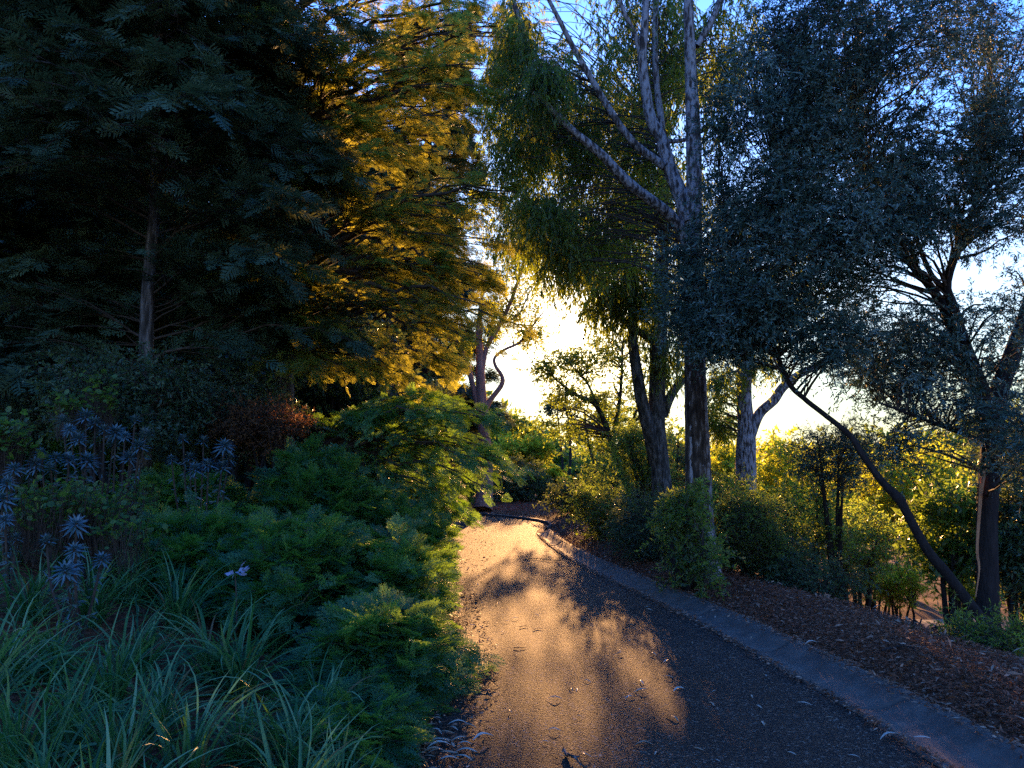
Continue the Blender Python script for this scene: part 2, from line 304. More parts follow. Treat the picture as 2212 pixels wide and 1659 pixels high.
# asphalt: a fine strip between the two edges
al = cr(path_l, 220); ar = cr(path_r, 220); t = np.linspace(0, 1, 26)
X = al[:, None, 0] * (1 - t) + ar[:, None, 0] * t; Y = al[:, None, 1] * (1 - t) + ar[:, None, 1] * t
Z = .006 + .012 * np.sin(np.pi * t)[None] + .003 * np.sin(X * 3 + Y * 2.2) * np.sin(np.pi * t)
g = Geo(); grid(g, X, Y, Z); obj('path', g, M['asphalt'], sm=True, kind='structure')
def kerb(name, A, B, prof, joints):
    a = np.asarray(A, float); b = np.asarray(B, float)
    s = np.concatenate([[0], np.cumsum(np.linalg.norm(np.diff(cr(a, 400), axis=0), axis=1))]); ca = cr(a, 400); cb = cr(b, 400)
    st = np.unique(np.concatenate([np.linspace(0, s[-1], 150), *[[q - .018, q - .013, q + .013, q + .018] for q in joints]])); st = st[(st >= 0) & (st <= s[-1])]
    pa = np.stack([np.interp(st, s, ca[:, i]) for i in (0, 1)], 1); pb_ = np.stack([np.interp(st, s, cb[:, i]) for i in (0, 1)], 1)
    tt = np.array([p[0] for p in prof]); zz = np.array([p[1] for p in prof])
    low = np.zeros(len(st))
    for q in joints: low += np.where(np.abs(st - q) < .015, -.05, 0)
    X = pa[:, None, 0] * (1 - tt) + pb_[:, None, 0] * tt; Y = pa[:, None, 1] * (1 - tt) + pb_[:, None, 1] * tt
    g = Geo(); grid(g, X, Y, zz[None] + low[:, None] + 0 * X); obj(name, g, M['concrete'], sm=False, kind='structure')
PR = [(0, -.03), (.001, .018), (.06, .020), (.25, .012), (.42, .014), (.6, .045), (.78, .082), (.93, .088), (1, .080), (1.001, -.03)]
kerb('kerb_right', RI - [0.004, 0], RO, PR, [1.1, 2.62, 3.85, 5.3, 6.8, 8.3, 9.9, 11.5, 13, 14.5])
kerb('kerb_left', LI + [.004, 0], LI - np.stack([np.full(len(LI), .36), np.zeros(len(LI)) - .02], 1), [(0, -.03), (.001, .02), (.5, .03), (.95, .07), (1, .06), (1.001, -.02)], [2.4, 4.1, 6.6, 8.2, 10.])
kerb('kerb_far', FK, FK + [.05, .16], [(0, -.03), (.01, .035), (.2, .05), (.8, .05), (1, .045), (1.001, -.03)], [2.0, 4.5, 7])
lp = np.array([G(1780, 1400, -1.75)[:2], G(1880, 1362, -1.8)[:2], G(1960, 1338, -1.85)[:2], G(2060, 1322, -1.9)[:2], G(2230, 1310, -1.9)[:2]])
g = Geo(); a = cr(lp + [-.3, -.9], 40); b = cr(lp + [.3, 1.2], 40); tt = np.linspace(0, 1, 6)
X = a[:, None, 0] * (1 - tt) + b[:, None, 0] * tt; Y = a[:, None, 1] * (1 - tt) + b[:, None, 1] * tt
grid(g, X, Y, H(X, Y) + .05); obj('lower_path', g, M['concrete'], sm=True, kind='structure')

# ------------------------------------------------------------------ foliage builders
def clusters(spec):
    out = []
    for (px, py, Y, rx, ry, ryd, n) in spec:
        c = P(px, py, Y); s = Y / F
        u = unit(rnd(n)) * rng.uniform(.15, 1, (n, 1)) ** .5
        out.append(c + u * np.array([rx * s, ryd, ry * s]))
    return np.concatenate(out)
def gaps(c, holes):                                       # the open places between the branches
    x, y = pix(c); k = np.ones(len(c), bool)
    for (hx, hy, r1, r2) in holes: k &= ((x - hx) / r1) ** 2 + ((y - hy) / r2) ** 2 > 1
    return c[k]
def links(g, cs, limbs, r0=.018, r1=.004, sag=.15):       # branches from the limbs to each clump
    lp = np.concatenate([c for c, _ in limbs]); lr = np.concatenate([r for _, r in limbs])
    d = np.linalg.norm(cs[:, None] - lp[None], axis=2) + 1.3 * np.maximum(0, lp[None, :, 2] - cs[:, None, 2] + .2)
    i = np.argmin(d, 1); a = lp[i]; n = 7; t = np.linspace(0, 1, n)[None, :, None]
    bow = rnd(len(cs)) * .10 * np.linalg.norm(cs - a, axis=1, keepdims=True); bow[:, 2] += sag * np.linalg.norm(cs - a, axis=1)
    C = a[:, None] * (1 - t) + cs[:, None] * t + bow[:, None] * (np.sin(np.pi * t)) + rng.normal(size=(len(cs), n, 3)) * .012 * (t * (1 - t) * 4)
    rr = np.minimum(r0 * (.5 + rng.random(len(cs))), lr[i] * .6)[:, None]; t2 = np.linspace(0, 1, n)[None]
    tubes(g, C, rr * (1 - t2) + r1 * t2, 4)
def spray(gl, gt, cs, rad, tw, lv, Ls, Ws, droop=.3, tl=.35, hang=0., tr=.0025, out=None, tshift=0, tri=3, spread=.5):
    """twigs out of each clump centre, leaves along each twig"""
    C = len(cs); n = C * tw; c = np.repeat(cs, tw, 0)
    d = unit(rnd(n) * [1, 1, .75] + (0 if out is None else unit(np.repeat(cs - out, tw, 0)) * .6)); d[:, 2] -= droop * .5; d = unit(d)
    p0 = c + rnd(n) * rad * .28; ln = tl * rng.uniform(.6, 1.3, n)[:, None]
    q = 5; t = np.linspace(0, 1, q)[None, :, None]
    down = np.zeros((n, 3)); down[:, 2] = -droop
    T = p0[:, None] + d[:, None] * ln[:, None] * t + down[:, None] * ln[:, None] * t ** 2
    if gt is not None: tubes(gt, T, np.linspace(tr, tr * .4, q)[None] + np.zeros((n, 1)), tri)
    u = rng.uniform(.12, 1.0, (n, lv)); pos = p0[:, None] + d[:, None] * ln[:, None] * u[..., None] + down[:, None] * ln[:, None] * u[..., None] ** 2
    tan = unit(d[:, None] + 2 * down[:, None] * u[..., None])
    ld = tan * (1 - spread) + unit(rng.normal(size=(n, lv, 3))) * spread * 1.4; ld[..., 2] -= hang
    tone = np.clip((np.repeat(rng.normal(.45 + tshift, .2, C), tw) + rng.normal(0, .17, n))[:, None] + rng.normal(0, .16, (n, lv)), 0, 1)
    k = n * lv
    leaves(gl, pos.reshape(k, 3), ld.reshape(k, 3), Ls * rng.uniform(.6, 1.25, k), Ws * rng.uniform(.7, 1.2, k), tone.ravel(), bend=.08)
def tree(name, label, base, limbs, cs, leafm, barkm, sp_kw, cat='tree', group=None, trunk_label=None, rl=.02, rough=.06, ferns=None, link=True, k=14):
    """limbs: list of (points, radii)"""
    o = thing(name, base, label, cat, group)
    gt = Geo(); gb = Geo(); LL = [trunk(gt, p, r, k=k, rough=rough) for p, r in limbs]
    obj('trunk', gt, barkm, o, sm=True)
    gl = Geo()
    if link: links(gb, cs, LL, rl)
    spray(gl, gb, cs, **sp_kw)
    obj('branches', gb, M['twig'], o)
    obj('crown', gl, leafm, o)
    return o
def conifer(name, label, base, trunk_pts, trunk_r, B, leafm, barkm, cat='tree', group=None, side=14, per=7, size=.2, level=1, sidelen=.38, droop=.25, rb=.03, tshift=0, start=.2, thin=1.0):
    """B: (roots, tips) of every bough; flat sprays on side branchlets"""
    o = thing(name, base, label, cat, group)
    gt = Geo(); gb = Geo(); gl = Geo()
    if trunk_pts is not None:
        trunk(gt, trunk_pts, trunk_r, k=12); obj('trunk', gt, barkm, o, sm=True)
    a, b = B; m = len(a); n = 12; t = np.linspace(0, 1, n)[None, :, None]; L_ = np.linalg.norm(b - a, axis=1)[:, None, None]
    arch = np.zeros((m, 1, 3)); arch[..., 2] = .12
    C = a[:, None] * (1 - t) + b[:, None] * t + arch * L_ * np.sin(np.pi * t) + rng.normal(size=(m, n, 3)) * .015 * L_ * t * (1 - t) * 4
    rr = rb * (.6 + .8 * rng.random(m))[:, None] * L_[:, 0] / 2.5
    tubes(gb, C, rr * (1 - .85 * np.linspace(0, 1, n)[None]) , 5)
    ns = m * side; u = rng.uniform(start, 1, (m, side)); idx = u * (n - 1.001); i0 = idx.astype(int); fr = (idx - i0)[..., None]
    mi = np.arange(m)[:, None]; p = C[mi, i0] * (1 - fr) + C[mi, np.minimum(i0 + 1, n - 1)] * fr; tan = unit(C[mi, np.minimum(i0 + 1, n - 1)] - C[mi, i0])
    s = unit(np.cross(tan, [0, 0, 1])); sg = rng.choice([-1, 1], (m, side))[..., None]
    d = unit(tan * .8 + s * sg * rng.uniform(.3, 1.1, (m, side, 1)) + rng.normal(size=(m, side, 3)) * [.12, .12, .22])
    ln = (L_[:, :, 0] * sidelen * (1.15 - u) + .18) * rng.uniform(.6, 1.2, (m, side))
    p = p.reshape(ns, 3); d = d.reshape(ns, 3); ln = ln.reshape(ns, 1)
    q = 5; t = np.linspace(0, 1, q)[None, :, None]; dn = np.zeros((ns, 3)); dn[:, 2] = -droop
    T = p[:, None] + ln[:, None] * (d[:, None] * t + dn[:, None] * t ** 2)
    tubes(gb, T, (.007 * ln * np.linspace(1, .35, q)[None]) + .0012, 3)
    K = ns * per; v = rng.uniform(.05, 1, (ns, per, 1)); pos = p[:, None] + ln[:, None] * (d[:, None] * v + dn[:, None] * v ** 2)
    td = unit(d[:, None] + 2 * dn[:, None] * v); sd = unit(np.cross(td, [0, 0, 1])) * rng.choice([-1, 1], (ns, per, 1))
    fd = unit(td * .9 + sd * rng.uniform(0, .9, (ns, per, 1)) + rng.normal(size=(ns, per, 3)) * .18)
    up = unit(rng.normal(size=(ns, per, 3)) * .45 + [0, 0, 1.])
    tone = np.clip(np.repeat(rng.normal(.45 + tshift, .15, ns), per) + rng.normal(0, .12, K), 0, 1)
    tv, tf = FERN1 if level == 1 else FERN2
    stamp(gl, tv, tf, pos.reshape(K, 3), fd.reshape(K, 3), up.reshape(K, 3), size * rng.uniform(.6, 1.25, K), tone)
    obj('branches', gb, M['twig'], o); obj('foliage', gl, leafm, o)
    return o
def copy_tree(o, loc, rz, s, label=None):
    r = o.copy(); COL.objects.link(r); r.location = [float(c) for c in loc]; r.rotation_euler = (0, 0, rz); r.scale = (s, s, s)
    if label: r['label'] = label
    for ch in [c for c in bpy.data.objects if c.parent == o]:
        c = ch.copy(); COL.objects.link(c); c.parent = r; c.matrix_parent_inverse = ch.matrix_parent_inverse.copy()
    return r
def on(x, y, dz=0): return np.array([x, y, float(H(x, y)) + dz])
hx = np.linspace(-700, 700, 90); hz = 1 + 2.2 * (np.sin(hx * .006 + 1) + .5 * np.sin(hx * .019) + .25 * np.sin(hx * .06)) + rng.normal(0, .3, 90)
g = Geo(); q = np.linspace(0, 1, 8); grid(g, hx[:, None] + 0 * q, 260 + 90 * q[None] + 0 * hx[:, None], -6 + (np.maximum(hz, 0)[:, None] + 7) * np.sin(q * np.pi / 2)[None]); obj('hills', g, M['hill'], sm=True, kind='structure')
# ------------------------------------------------------------------ left conifers
def boughs(spec):
    a = []; b = []
    for (rx, ry, rY, tx, ty, tY, n, jx, jy, jY) in spec:
        for _ in range(n):
            dx, dy = random.gauss(0, jx), random.gauss(0, jy)
            a.append(P(rx + dx * .3, ry + dy * .8, rY)); b.append(P(tx + dx, ty + dy, tY + random.gauss(0, jY)))
    return np.array(a), np.array(b)
# the golden edge: boughs reaching right from a trunk hidden in the mass
spec = []
for (ry, tx, ty, n) in [(60, 900, -90, 5), (120, 960, -40, 5), (200, 1000, 10, 6), (250, 1045, 70, 7), (300, 1035, 130, 7), (330, 1000, 190, 7), (380, 985, 250, 7), (430, 950, 300, 6), (470, 900, 345, 5),
                        (560, 1080, 395, 5), (600, 1110, 430, 3), (590, 1030, 460, 6), (620, 1060, 520, 7), (640, 1020, 560, 7), (660, 1050, 610, 6), (690, 1000, 650, 6), (720, 1040, 690, 6), (750, 1010, 740, 6), (780, 960, 790, 5), (800, 900, 830, 5)]:
    spec.append((610, ry, 11.5, tx, ty, 10.9, max(3, int(n * .75)), 42, 13, .28))
for (ry, tx, ty, n) in [(300, 560, 30, 3), (300, 670, 10, 3), (350, 760, 90, 5), (450, 800, 250, 5), (520, 760, 380, 5), (650, 560, 590, 5), (680, 700, 600, 5), (720, 620, 660, 5), (760, 760, 700, 5), (800, 700, 790, 5)]:
    spec.append((600, ry, 11.6, tx, ty, 10.4, n, 40, 14, .35))
b = P(610, 1000, 11.6)
conifer('cypress_tree', 'large cypress with golden sunlit drooping boughs reaching over the path from the left', (b[0], b[1], 0), [(b[0], b[1], 0), P(615, 700, 11.6), P(608, 300, 11.5), P(600, -150, 11.5)], [.16, .13, .1, .05], boughs(spec), M['cypress'], M['greybark'], side=11, per=7, size=.18, tshift=.15, start=.3, level=2)
# low lit green layer over the path edge
spec = []
for (rx, ry, tx, ty, n) in [(690, 960, 930, 880, 6), (700, 960, 1000, 900, 6), (700, 980, 1035, 960, 7), (700, 990, 1060, 1000, 7), (700, 1010, 1000, 1040, 7), (690, 1040, 950, 1075, 7), (690, 960, 850, 870, 6), (680, 980, 800, 900, 6), (690, 1050, 900, 1110, 5), (700, 1060, 960, 1120, 4)]:
    spec.append((rx, ry, 11.2, tx, ty, 10.8, max(3, n - 2), 30, 12, .4))
b = P(700, 1090, 11.2)
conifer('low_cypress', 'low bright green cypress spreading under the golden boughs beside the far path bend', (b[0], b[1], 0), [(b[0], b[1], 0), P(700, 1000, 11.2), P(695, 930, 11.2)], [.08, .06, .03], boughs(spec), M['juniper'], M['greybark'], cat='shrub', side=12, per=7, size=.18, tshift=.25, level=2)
# dark trees of the left stand
def cone_boughs(base, h0, h1, r, n, taper=.75, az=None):
    z = rng.uniform(h0, h1, n); k = (1 - taper * (z - h0) / (h1 - h0)); a = rng.uniform(0, 2 * np.pi, n) if az is None else rng.uniform(az[0], az[1], n)
    A = np.stack([base[0] + 0 * z, base[1] + 0 * z, base[2] + z - r * .12 * k], 1)
    rr = r * k * rng.uniform(.65, 1.05, n)
    return A, A + np.stack([np.cos(a) * rr, np.sin(a) * rr, .10 * rr + rng.normal(0, .1, n)], 1)
# tree whose pale trunk shows in the dark
tb = P(318, 900, 10); tb[2] = float(H(tb[0], tb[1]))
A, B = cone_boughs(tb, 4.3, 9.5, 3.2, 110, .5)
A2, B2 = cone_boughs(tb, 2.2, 4.4, 2.6, 34, .1, (-.6, 3.8))
conifer('shaded_conifer', 'tall shaded conifer whose pale grey trunk shows through the dark at left', tb, [tb, P(318, 700, 10), P(325, 560, 10), P(335, 420, 10), P(340, 100, 10), P(345, -250, 10)], [.10, .085, .075, .07, .05, .03], (np.vstack([A, A2]), np.vstack([B, B2])), M['darkfir'], M['greybark'], side=20, per=8, size=.3, rb=.014, start=.06)
bb = on(-7.2, 11.5)
conifer('dark_conifer', 'dark conifer filling the far left edge of the photo', bb, [bb, bb + [0, 0, 5], bb + [.1, 0, 10]], [.2, .15, .05], cone_boughs(bb, .8, 10, 3.2, 150, .45), M['darkfir'], M['dkbark'], group='dark conifers of the left stand', side=18, per=8, size=.34, rb=.018, start=.08)
fir = on(-3.3, 30)
conifer('dark_conifer', 'dark conifer standing behind the golden cypress boughs and beside the open sky', fir, [fir, fir + [0, 0, 8], fir + [0, 0, 19.5]], [.3, .2, .05], cone_boughs(fir, 3.0, 19, 2.9, 150, .35), M['darkfir'], M['dkbark'], group='dark conifers of the left stand', side=14, per=7, size=.55)
m0 = on(-8, 24)
mass = conifer('dark_conifer', 'dark conifer deep in the left stand just behind the pale grey trunk', m0, [m0, m0 + [0, 0, 6], m0 + [0, 0, 13]], [.3, .2, .06], cone_boughs(m0, .6, 13.5, 3.4, 170, .35), M['darkfir'], M['dkbark'], group='dark conifers of the left stand', side=16, per=8, size=.5, rb=.018, start=.08)
# copies are built about the world origin of the source, so shift by the base
for (x, y, rz, s, lab) in [(-12.5, 22, 1.1, 1.05, 'dark conifer of the stand seen between the two left trunks'), (-5.0, 20.5, 2.5, .8, 'dark conifer of the stand right behind the golden cypress'), (-17, 30, 3.9, 1.3, 'tallest dark conifer far back in the left corner'), (-10.5, 17.5, 4.2, .9, 'dark conifer of the stand one row behind the far left conifer'), (-13.5, 27, 2.0, 1.25, 'dark conifer filling the gap behind the two left trunks'), (-7.5, 32, .6, 1.2, 'dark conifer of the back row left of the golden boughs'), (-5.6, 38, 2.9, 1.2, 'dark conifer of the back row seen through the golden boughs'), (-8.5, 38, 5, 1.3, 'dark conifer far back beyond the bend, left of the pink trunk')]:
    copy_tree(mass, on(x, y), rz, s, lab)

# ------------------------------------------------------------------ gums
base = G(1525, 1262, .05)
T1 = [base, P(1512, 1130, 10.05), P(1507, 1000, 10.1), P(1503, 860, 10.1), P(1500, 700, 10.1), P(1496, 520, 10.1), P(1499, 400, 10.1), P(1498, 280, 10.1), P(1492, 140, 10.1), P(1487, 0, 10.1), P(1484, -160, 10.1)]
limb = [([P(1490, 540, 10.1), P(1476, 500, 10.1), P(1440, 458, 10.0), P(1395, 425, 9.9), P(1350, 388, 9.8), P(1300, 335, 9.7), P(1240, 285, 9.6), P(1190, 235, 9.5), P(1150, 200, 9.4)], [.09, .085, .075, .07, .062, .055, .045, .038, .03]),
        ([P(1490, 480, 10.1), P(1468, 415, 10.15), P(1447, 365, 10.2), P(1430, 305, 10.2), P(1405, 253, 10.2), P(1394, 183, 10.2), P(1387, 120, 10.2), P(1394, 40, 10.2), P(1396, -60, 10.2)], [.11, .10, .095, .085, .075, .065, .06, .05, .045]),
        ([P(1436, 360, 10.15), P(1425, 352, 10.15), P(1372, 312, 10.1), P(1330, 258, 10.0), P(1287, 187, 9.9), P(1237, 100, 9.8), P(1208, 43, 9.7), P(1170, -30, 9.6)], [.06, .055, .05, .046, .04, .035, .03, .025]),
        ([P(1388, 130, 10.2), P(1372, 75, 10.2), P(1345, 20, 10.1), P(1330, -40, 10.1)], [.045, .035, .03, .02]),
        ([P(1432, 305, 10.2), P(1460, 305, 10.3), P(1490, 300, 10.5)], [.035, .03, .03]),
        ([P(1430, 340, 10.6), P(1428, 260, 10.7), P(1418, 180, 10.8), P(1415, 60, 10.8), P(1420, -60, 10.8)], [.05, .048, .045, .04, .035]),
        ([P(1142, 133, 11), P(1134, 90, 11), P(1120, 40, 11), P(1102, -20, 11)], [.02, .03, .035, .04]),
        ([P(1505, 100, 10.1), P(1540, 40, 10.2), P(1560, -10, 10.3), P(1590, -80, 10.4)], [.04, .05, .05, .04]),
        ([P(1400, 720, 10.6), P(1300, 650, 10.6), P(1225, 640, 10.7)], [.045, .03, .015])]
limb1 = limb[:-1]
spec = [(1260, 170, 11, 90, 170, 1.2, 46), (1400, 60, 11.5, 130, 120, 1.2, 38), (1350, 380, 11.8, 130, 120, 1.0, 38), (1170, 170, 9.6, 38, 70, .5, 22), (1130, 60, 11, 40, 90, .7, 16), (1240, 330, 11, 60, 60, .8, 22), (1440, 230, 12, 80, 150, 1, 26),
        (1570, 70, 10.5, 60, 110, .8, 26), (1560, 220, 10.5, 40, 90, .5, 14), (1130, 330, 10.5, 60, 40, .5, 14), (1180, 480, 10.5, 60, 90, .6, 34), (1230, 560, 10.8, 60, 60, .6, 18), (1150, 250, 10.8, 60, 70, .6, 20), (1110, 160, 11, 50, 80, .6, 18), (1460, 90, 12, 60, 120, 1, 26), (1330, 520, 11.5, 120, 80, 1, 26)]
cs = gaps(clusters(spec), [(1250, 60, 30, 60), (1275, 105, 22, 30), (1180, 378, 48, 40), (1240, 722, 90, 90)])
o = tree('gum_tree', 'tall white barked gum with forking limbs rising beside the right kerb', base, [([*T1], [.21, .17, .155, .145, .135, .12, .10, .095, .08, .065, .05])] + limb1, cs, M['gum'], M['gumbark'],
         dict(rad=.28, tw=13, lv=17, Ls=.085, Ws=.017, droop=.75, tl=.34, hang=.7, tr=.002, spread=.4), rough=.05, rl=.009, k=18)
# loose dark bark sleeve on the lower trunk
gs = Geo(); pts = cr(np.array(T1[0:5]), 60); n = 60; k = 14
an = np.linspace(R(140), R(330), k); rb_ = np.interp(np.linspace(0, 1, n), [0, .15, 1], [.215, .178, .14])[:, None] * (1.02 + .05 * np.sin(an * 7 + 2) + rng.normal(0, .012, (n, k)))
edge = 1 - .5 * np.abs(np.linspace(-1, 1, k))[None] ** 6
V = pts[:, None] + (rb_ * edge)[..., None] * np.stack([np.cos(an), np.sin(an), 0 * an], 1)[None]
grid(gs, V[..., 0], V[..., 1], V[..., 2]); obj('bark_sleeve', gs, M['gumbase'], o, sm=True, label='dark flaking bark still clinging to the lower trunk')

# second gum behind
b2 = G(1432, 1075, -.9)
D = 14.5
l2 = [([P(1432, 1110, D), P(1425, 1000, D), P(1418, 900, D), P(1422, 760, D), P(1428, 600, D), P(1440, 300, D)], [.2, .17, .16, .15, .13, .08]),
      ([P(1425, 1010, D), P(1405, 940, D - .1), P(1385, 860, D - .2), P(1372, 780, D - .2), P(1366, 720, D - .2), P(1368, 600, D - .2)], [.15, .13, .12, .1, .09, .06]),
      ([P(1440, 760, D), P(1400, 730, D), P(1350, 695, D), P(1310, 660, D), P(1270, 620, D)], [.07, .07, .06, .045, .03]),
      ([P(1432, 900, D), P(1452, 850, D), P(1490, 800, D + .2), P(1530, 740, D + .3)], [.09, .08, .07, .05])]
spec = [(1310, 560, D, 110, 110, 1.2, 44), (1400, 640, D, 70, 90, 1, 20), (1330, 640, D, 60, 50, .8, 14), (1480, 470, D, 90, 100, 1, 16), (1450, 750, D, 50, 60, .8, 8), (1230, 500, D, 40, 60, .8, 12), (1290, 420, 15, 120, 60, 1.2, 24), (1165, 300, D, 50, 120, .6, 26), (1165, 480, D, 45, 70, .6, 20), (1290, 250, D, 100, 100, .9, 26), (1420, 400, D, 110, 150, 1, 36), (1500, 640, D + .5, 80, 120, .8, 30), (1430, 150, D, 110, 120, 1, 24), (1105, 90, D + 1, 40, 110, .5, 20), (1120, 330, D + 1, 36, 110, .5, 20), (1110, 480, D + 2, 50, 60, .5, 14), (1082, 110, D + 3, 26, 90, .5, 14), (1078, 250, D + 3, 26, 60, .5, 12)]
cs = gaps(clusters(spec), [(1232, 712, 70, 58), (1185, 378, 44, 34), (1265, 80, 40, 60)])
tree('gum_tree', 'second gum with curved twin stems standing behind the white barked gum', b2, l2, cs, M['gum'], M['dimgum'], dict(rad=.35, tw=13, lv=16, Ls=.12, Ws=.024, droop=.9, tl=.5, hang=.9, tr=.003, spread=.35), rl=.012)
D = 17.5
l3 = [([P(1612, 1075, D), P(1611, 1000, D), P(1612, 930, D), P(1606, 860, D), P(1610, 780, D), P(1616, 650, D), P(1600, 450, D)], [.24, .215, .2, .17, .15, .12, .08]),
      ([P(1620, 945, D), P(1640, 895, D), P(1672, 865, D), P(1690, 838, D), P(1725, 810, D), P(1790, 780, D)], [.12, .12, .11, .1, .085, .06]),
      ([P(1694, 840, D), P(1692, 815, D), P(1678, 785, D), P(1650, 740, D)], [.05, .045, .035, .02]),
      ([P(1600, 800, D), P(1560, 810, D), P(1530, 840, D)], [.03, .025, .012])]
spec = [(1560, 830, D, 50, 40, .8, 14), (1650, 790, D, 50, 20, .8, 6), (1640, 590, D, 160, 130, 2, 50), (1545, 900, 19, 34, 45, .8, 24)]
tree('gum_tree', 'forked gum seen under the canopy between the white gum and the leaning trunk', P(1612, 1075, D), l3, clusters(spec), M['gum'], M['gumbark'], dict(rad=.3, tw=11, lv=13, Ls=.12, Ws=.03, droop=.6, tl=.4, hang=.5, tr=.003), rl=.02)
# pink barked tree at the bend
D = 23.6; pb_ = G(1043, 1103, .02)
l4 = [([pb_, P(1050, 1020, D), P(1046, 940, D), P(1040, 860, D), P(1037, 780, D), P(1035, 700, D), P(1046, 600, D)], [.30, .20, .185, .16, .13, .08, .04]),
      ([P(1044, 930, D), P(1030, 870, D), P(1018, 820, D), P(1008, 780, D), P(985, 730, D)], [.12, .10, .085, .07, .04]),
      ([P(1042, 800, D), P(1052, 750, D), P(1078, 705, D), P(1100, 660, D), P(1118, 610, D), P(1135, 550, D), P(1150, 480, D)], [.07, .07, .065, .055, .05, .035, .02]),
      ([P(1046, 905, D), P(1054, 872, D), P(1083, 832, D), P(1084, 812, D), P(1070, 790, D), P(1069, 772, D), P(1090, 755, D), P(1125, 738, D), P(1150, 705, D), P(1175, 672, D)], [.09, .08, .075, .06, .05, .045, .045, .04, .03, .015]),
      ([P(1085, 700, D), P(1120, 680, D), P(1140, 640, D), P(1160, 600, D)], [.03, .025, .02, .01]),
      ([P(1100, 655, D), P(1080, 620, D), P(1070, 570, D)], [.03, .02, .01])]
spec = [(1110, 640, D, 75, 70, 1.2, 56), (1130, 560, D, 70, 50, 1.2, 38), (1150, 725, D, 45, 22, .6, 22), (1070, 690, D, 40, 40, 1, 14), (1080, 480, D, 80, 70, 1, 44), (1000, 740, D, 30, 30, .8, 8)]
cs = gaps(clusters(spec), [(1225, 700, 42, 50)])
tree('pink_barked_tree', 'slender pinkish trunked tree with a crooked side branch at the path bend', pb_, l4, cs, M['yellow'], M['flarebark'], dict(rad=.5, tw=8, lv=9, Ls=.09, Ws=.04, droop=.1, tl=.45, tr=.004, tri=3), rl=.025, k=12)

# ------------------------------------------------------------------ near right trees
D = 9.2; nb = P(2130, 1330, D); nb[2] = float(H(nb[0], nb[1])) - .05
l5 = [([nb, P(2132, 1150, D), P(2142, 980, D), P(2150, 880, D), P(2166, 820, D), P(2195, 740, D), P(2225, 640, D), P(2250, 450, D)], [.13, .115, .115, .12, .10, .085, .07, .04]),
      ([P(2145, 930, D), P(2128, 868, D), P(2092, 800, D), P(2062, 745, D), P(2052, 690, D), P(2010, 620, D), P(1960, 560, D), P(1905, 480, D), P(1875, 380, D), P(1850, 290, D), P(1830, 180, D)], [.10, .085, .075, .068, .065, .05, .045, .04, .034, .028, .02]),
      ([P(2148, 890, D), P(2120, 830, D - .1), P(2085, 740, D - .1), P(2058, 660, D - .2), P(2045, 610, D - .2), P(2075, 520, D - .2), P(2110, 430, D - .2), P(2130, 330, D - .2)], [.08, .07, .06, .055, .05, .045, .035, .02]),
      ([P(2052, 640, D), P(2010, 590, D), P(1975, 500, D), P(1960, 420, D)], [.035, .03, .025, .015]),
      ([P(2145, 960, D), P(2060, 930, D - .3), P(1980, 900, D - .5), P(1900, 870, D - .6)], [.03, .022, .018, .01])]
spec = [(2000, 230, 8.3, 260, 260, 1.1, 150), (1880, 520, 8.6, 150, 100, .9, 34), (2100, 420, 8.2, 150, 130, .9, 50), (1950, 720, 8.8, 130, 60, .7, 20), (2030, 850, 8.8, 110, 90, .6, 22), (2160, 700, 8.4, 70, 120, .6, 12), (1860, 780, 8.8, 50, 60, .5, 12), (2190, 950, 8, 50, 120, .6, 20), (2180, 150, 8.6, 70, 170, .8, 34), (2190, 370, 8.6, 50, 90, .7, 18), (2060, 80, 9.4, 120, 100, .8, 30), (2080, 660, 9.6, 130, 100, .8, 24), (1960, 800, 9.4, 120, 80, .5, 26), (2150, 830, 9.5, 80, 80, .5, 18), (1860, 640, 9.2, 60, 90, .5, 14), (1960, 400, 9.2, 80, 80, .6, 18), (1950, 960, 8.9, 70, 40, .5, 9)]
cs = gaps(clusters(spec), [(1955, 620, 60, 55), (2110, 600, 60, 60), (1820, 800, 30, 40), (2190, 60, 25, 30), (2180, 160, 30, 35), (2100, 740, 40, 50)] + [(random.uniform(1850, 2212), random.uniform(60, 560), random.uniform(18, 36), random.uniform(18, 32)) for _ in range(16)])
o = tree('dark_limbed_tree', 'near tree with dark forking limbs and silvery leaves at the right edge', nb, l5, cs, M['silver'], M['dkbark'], dict(rad=.3, tw=15, lv=20, Ls=.056, Ws=.014, droop=.15, tl=.34, tr=.0022, spread=.42), rl=.016)
g = Geo(); k = np.array([P(2128, 1010, D - .12), P(2122, 1050, D - .15), P(2116, 1120, D - .16), P(2112, 1190, D - .16), P(2116, 1230, D - .15), P(2108, 1290, D - .14)]); c = cr(k, 26)
wd = np.interp(np.linspace(0, 1, 26), [0, .12, .3, .7, 1], [.004, .035, .02, .014, .006])[:, None] * np.array([[-1, 0, 1]])
grid(g, c[:, None, 0] + wd, c[:, None, 1] + np.abs(wd) * .6, c[:, None, 2] + 0 * wd)
c2 = cr([P(2121, 1056, D - .15), P(2115, 1035, D - .15), P(2113, 1008, D - .14)], 8)
wd = np.linspace(.012, .003, 8)[:, None] * np.array([[-1, 0, 1]]); grid(g, c2[:, None, 0] + wd, c2[:, None, 1] + np.abs(wd), c2[:, None, 2] + 0 * wd)
obj('bark_strip', g, M['strip'], o, sm=True, label='thin orange strip of peeling bark hanging from the trunk')
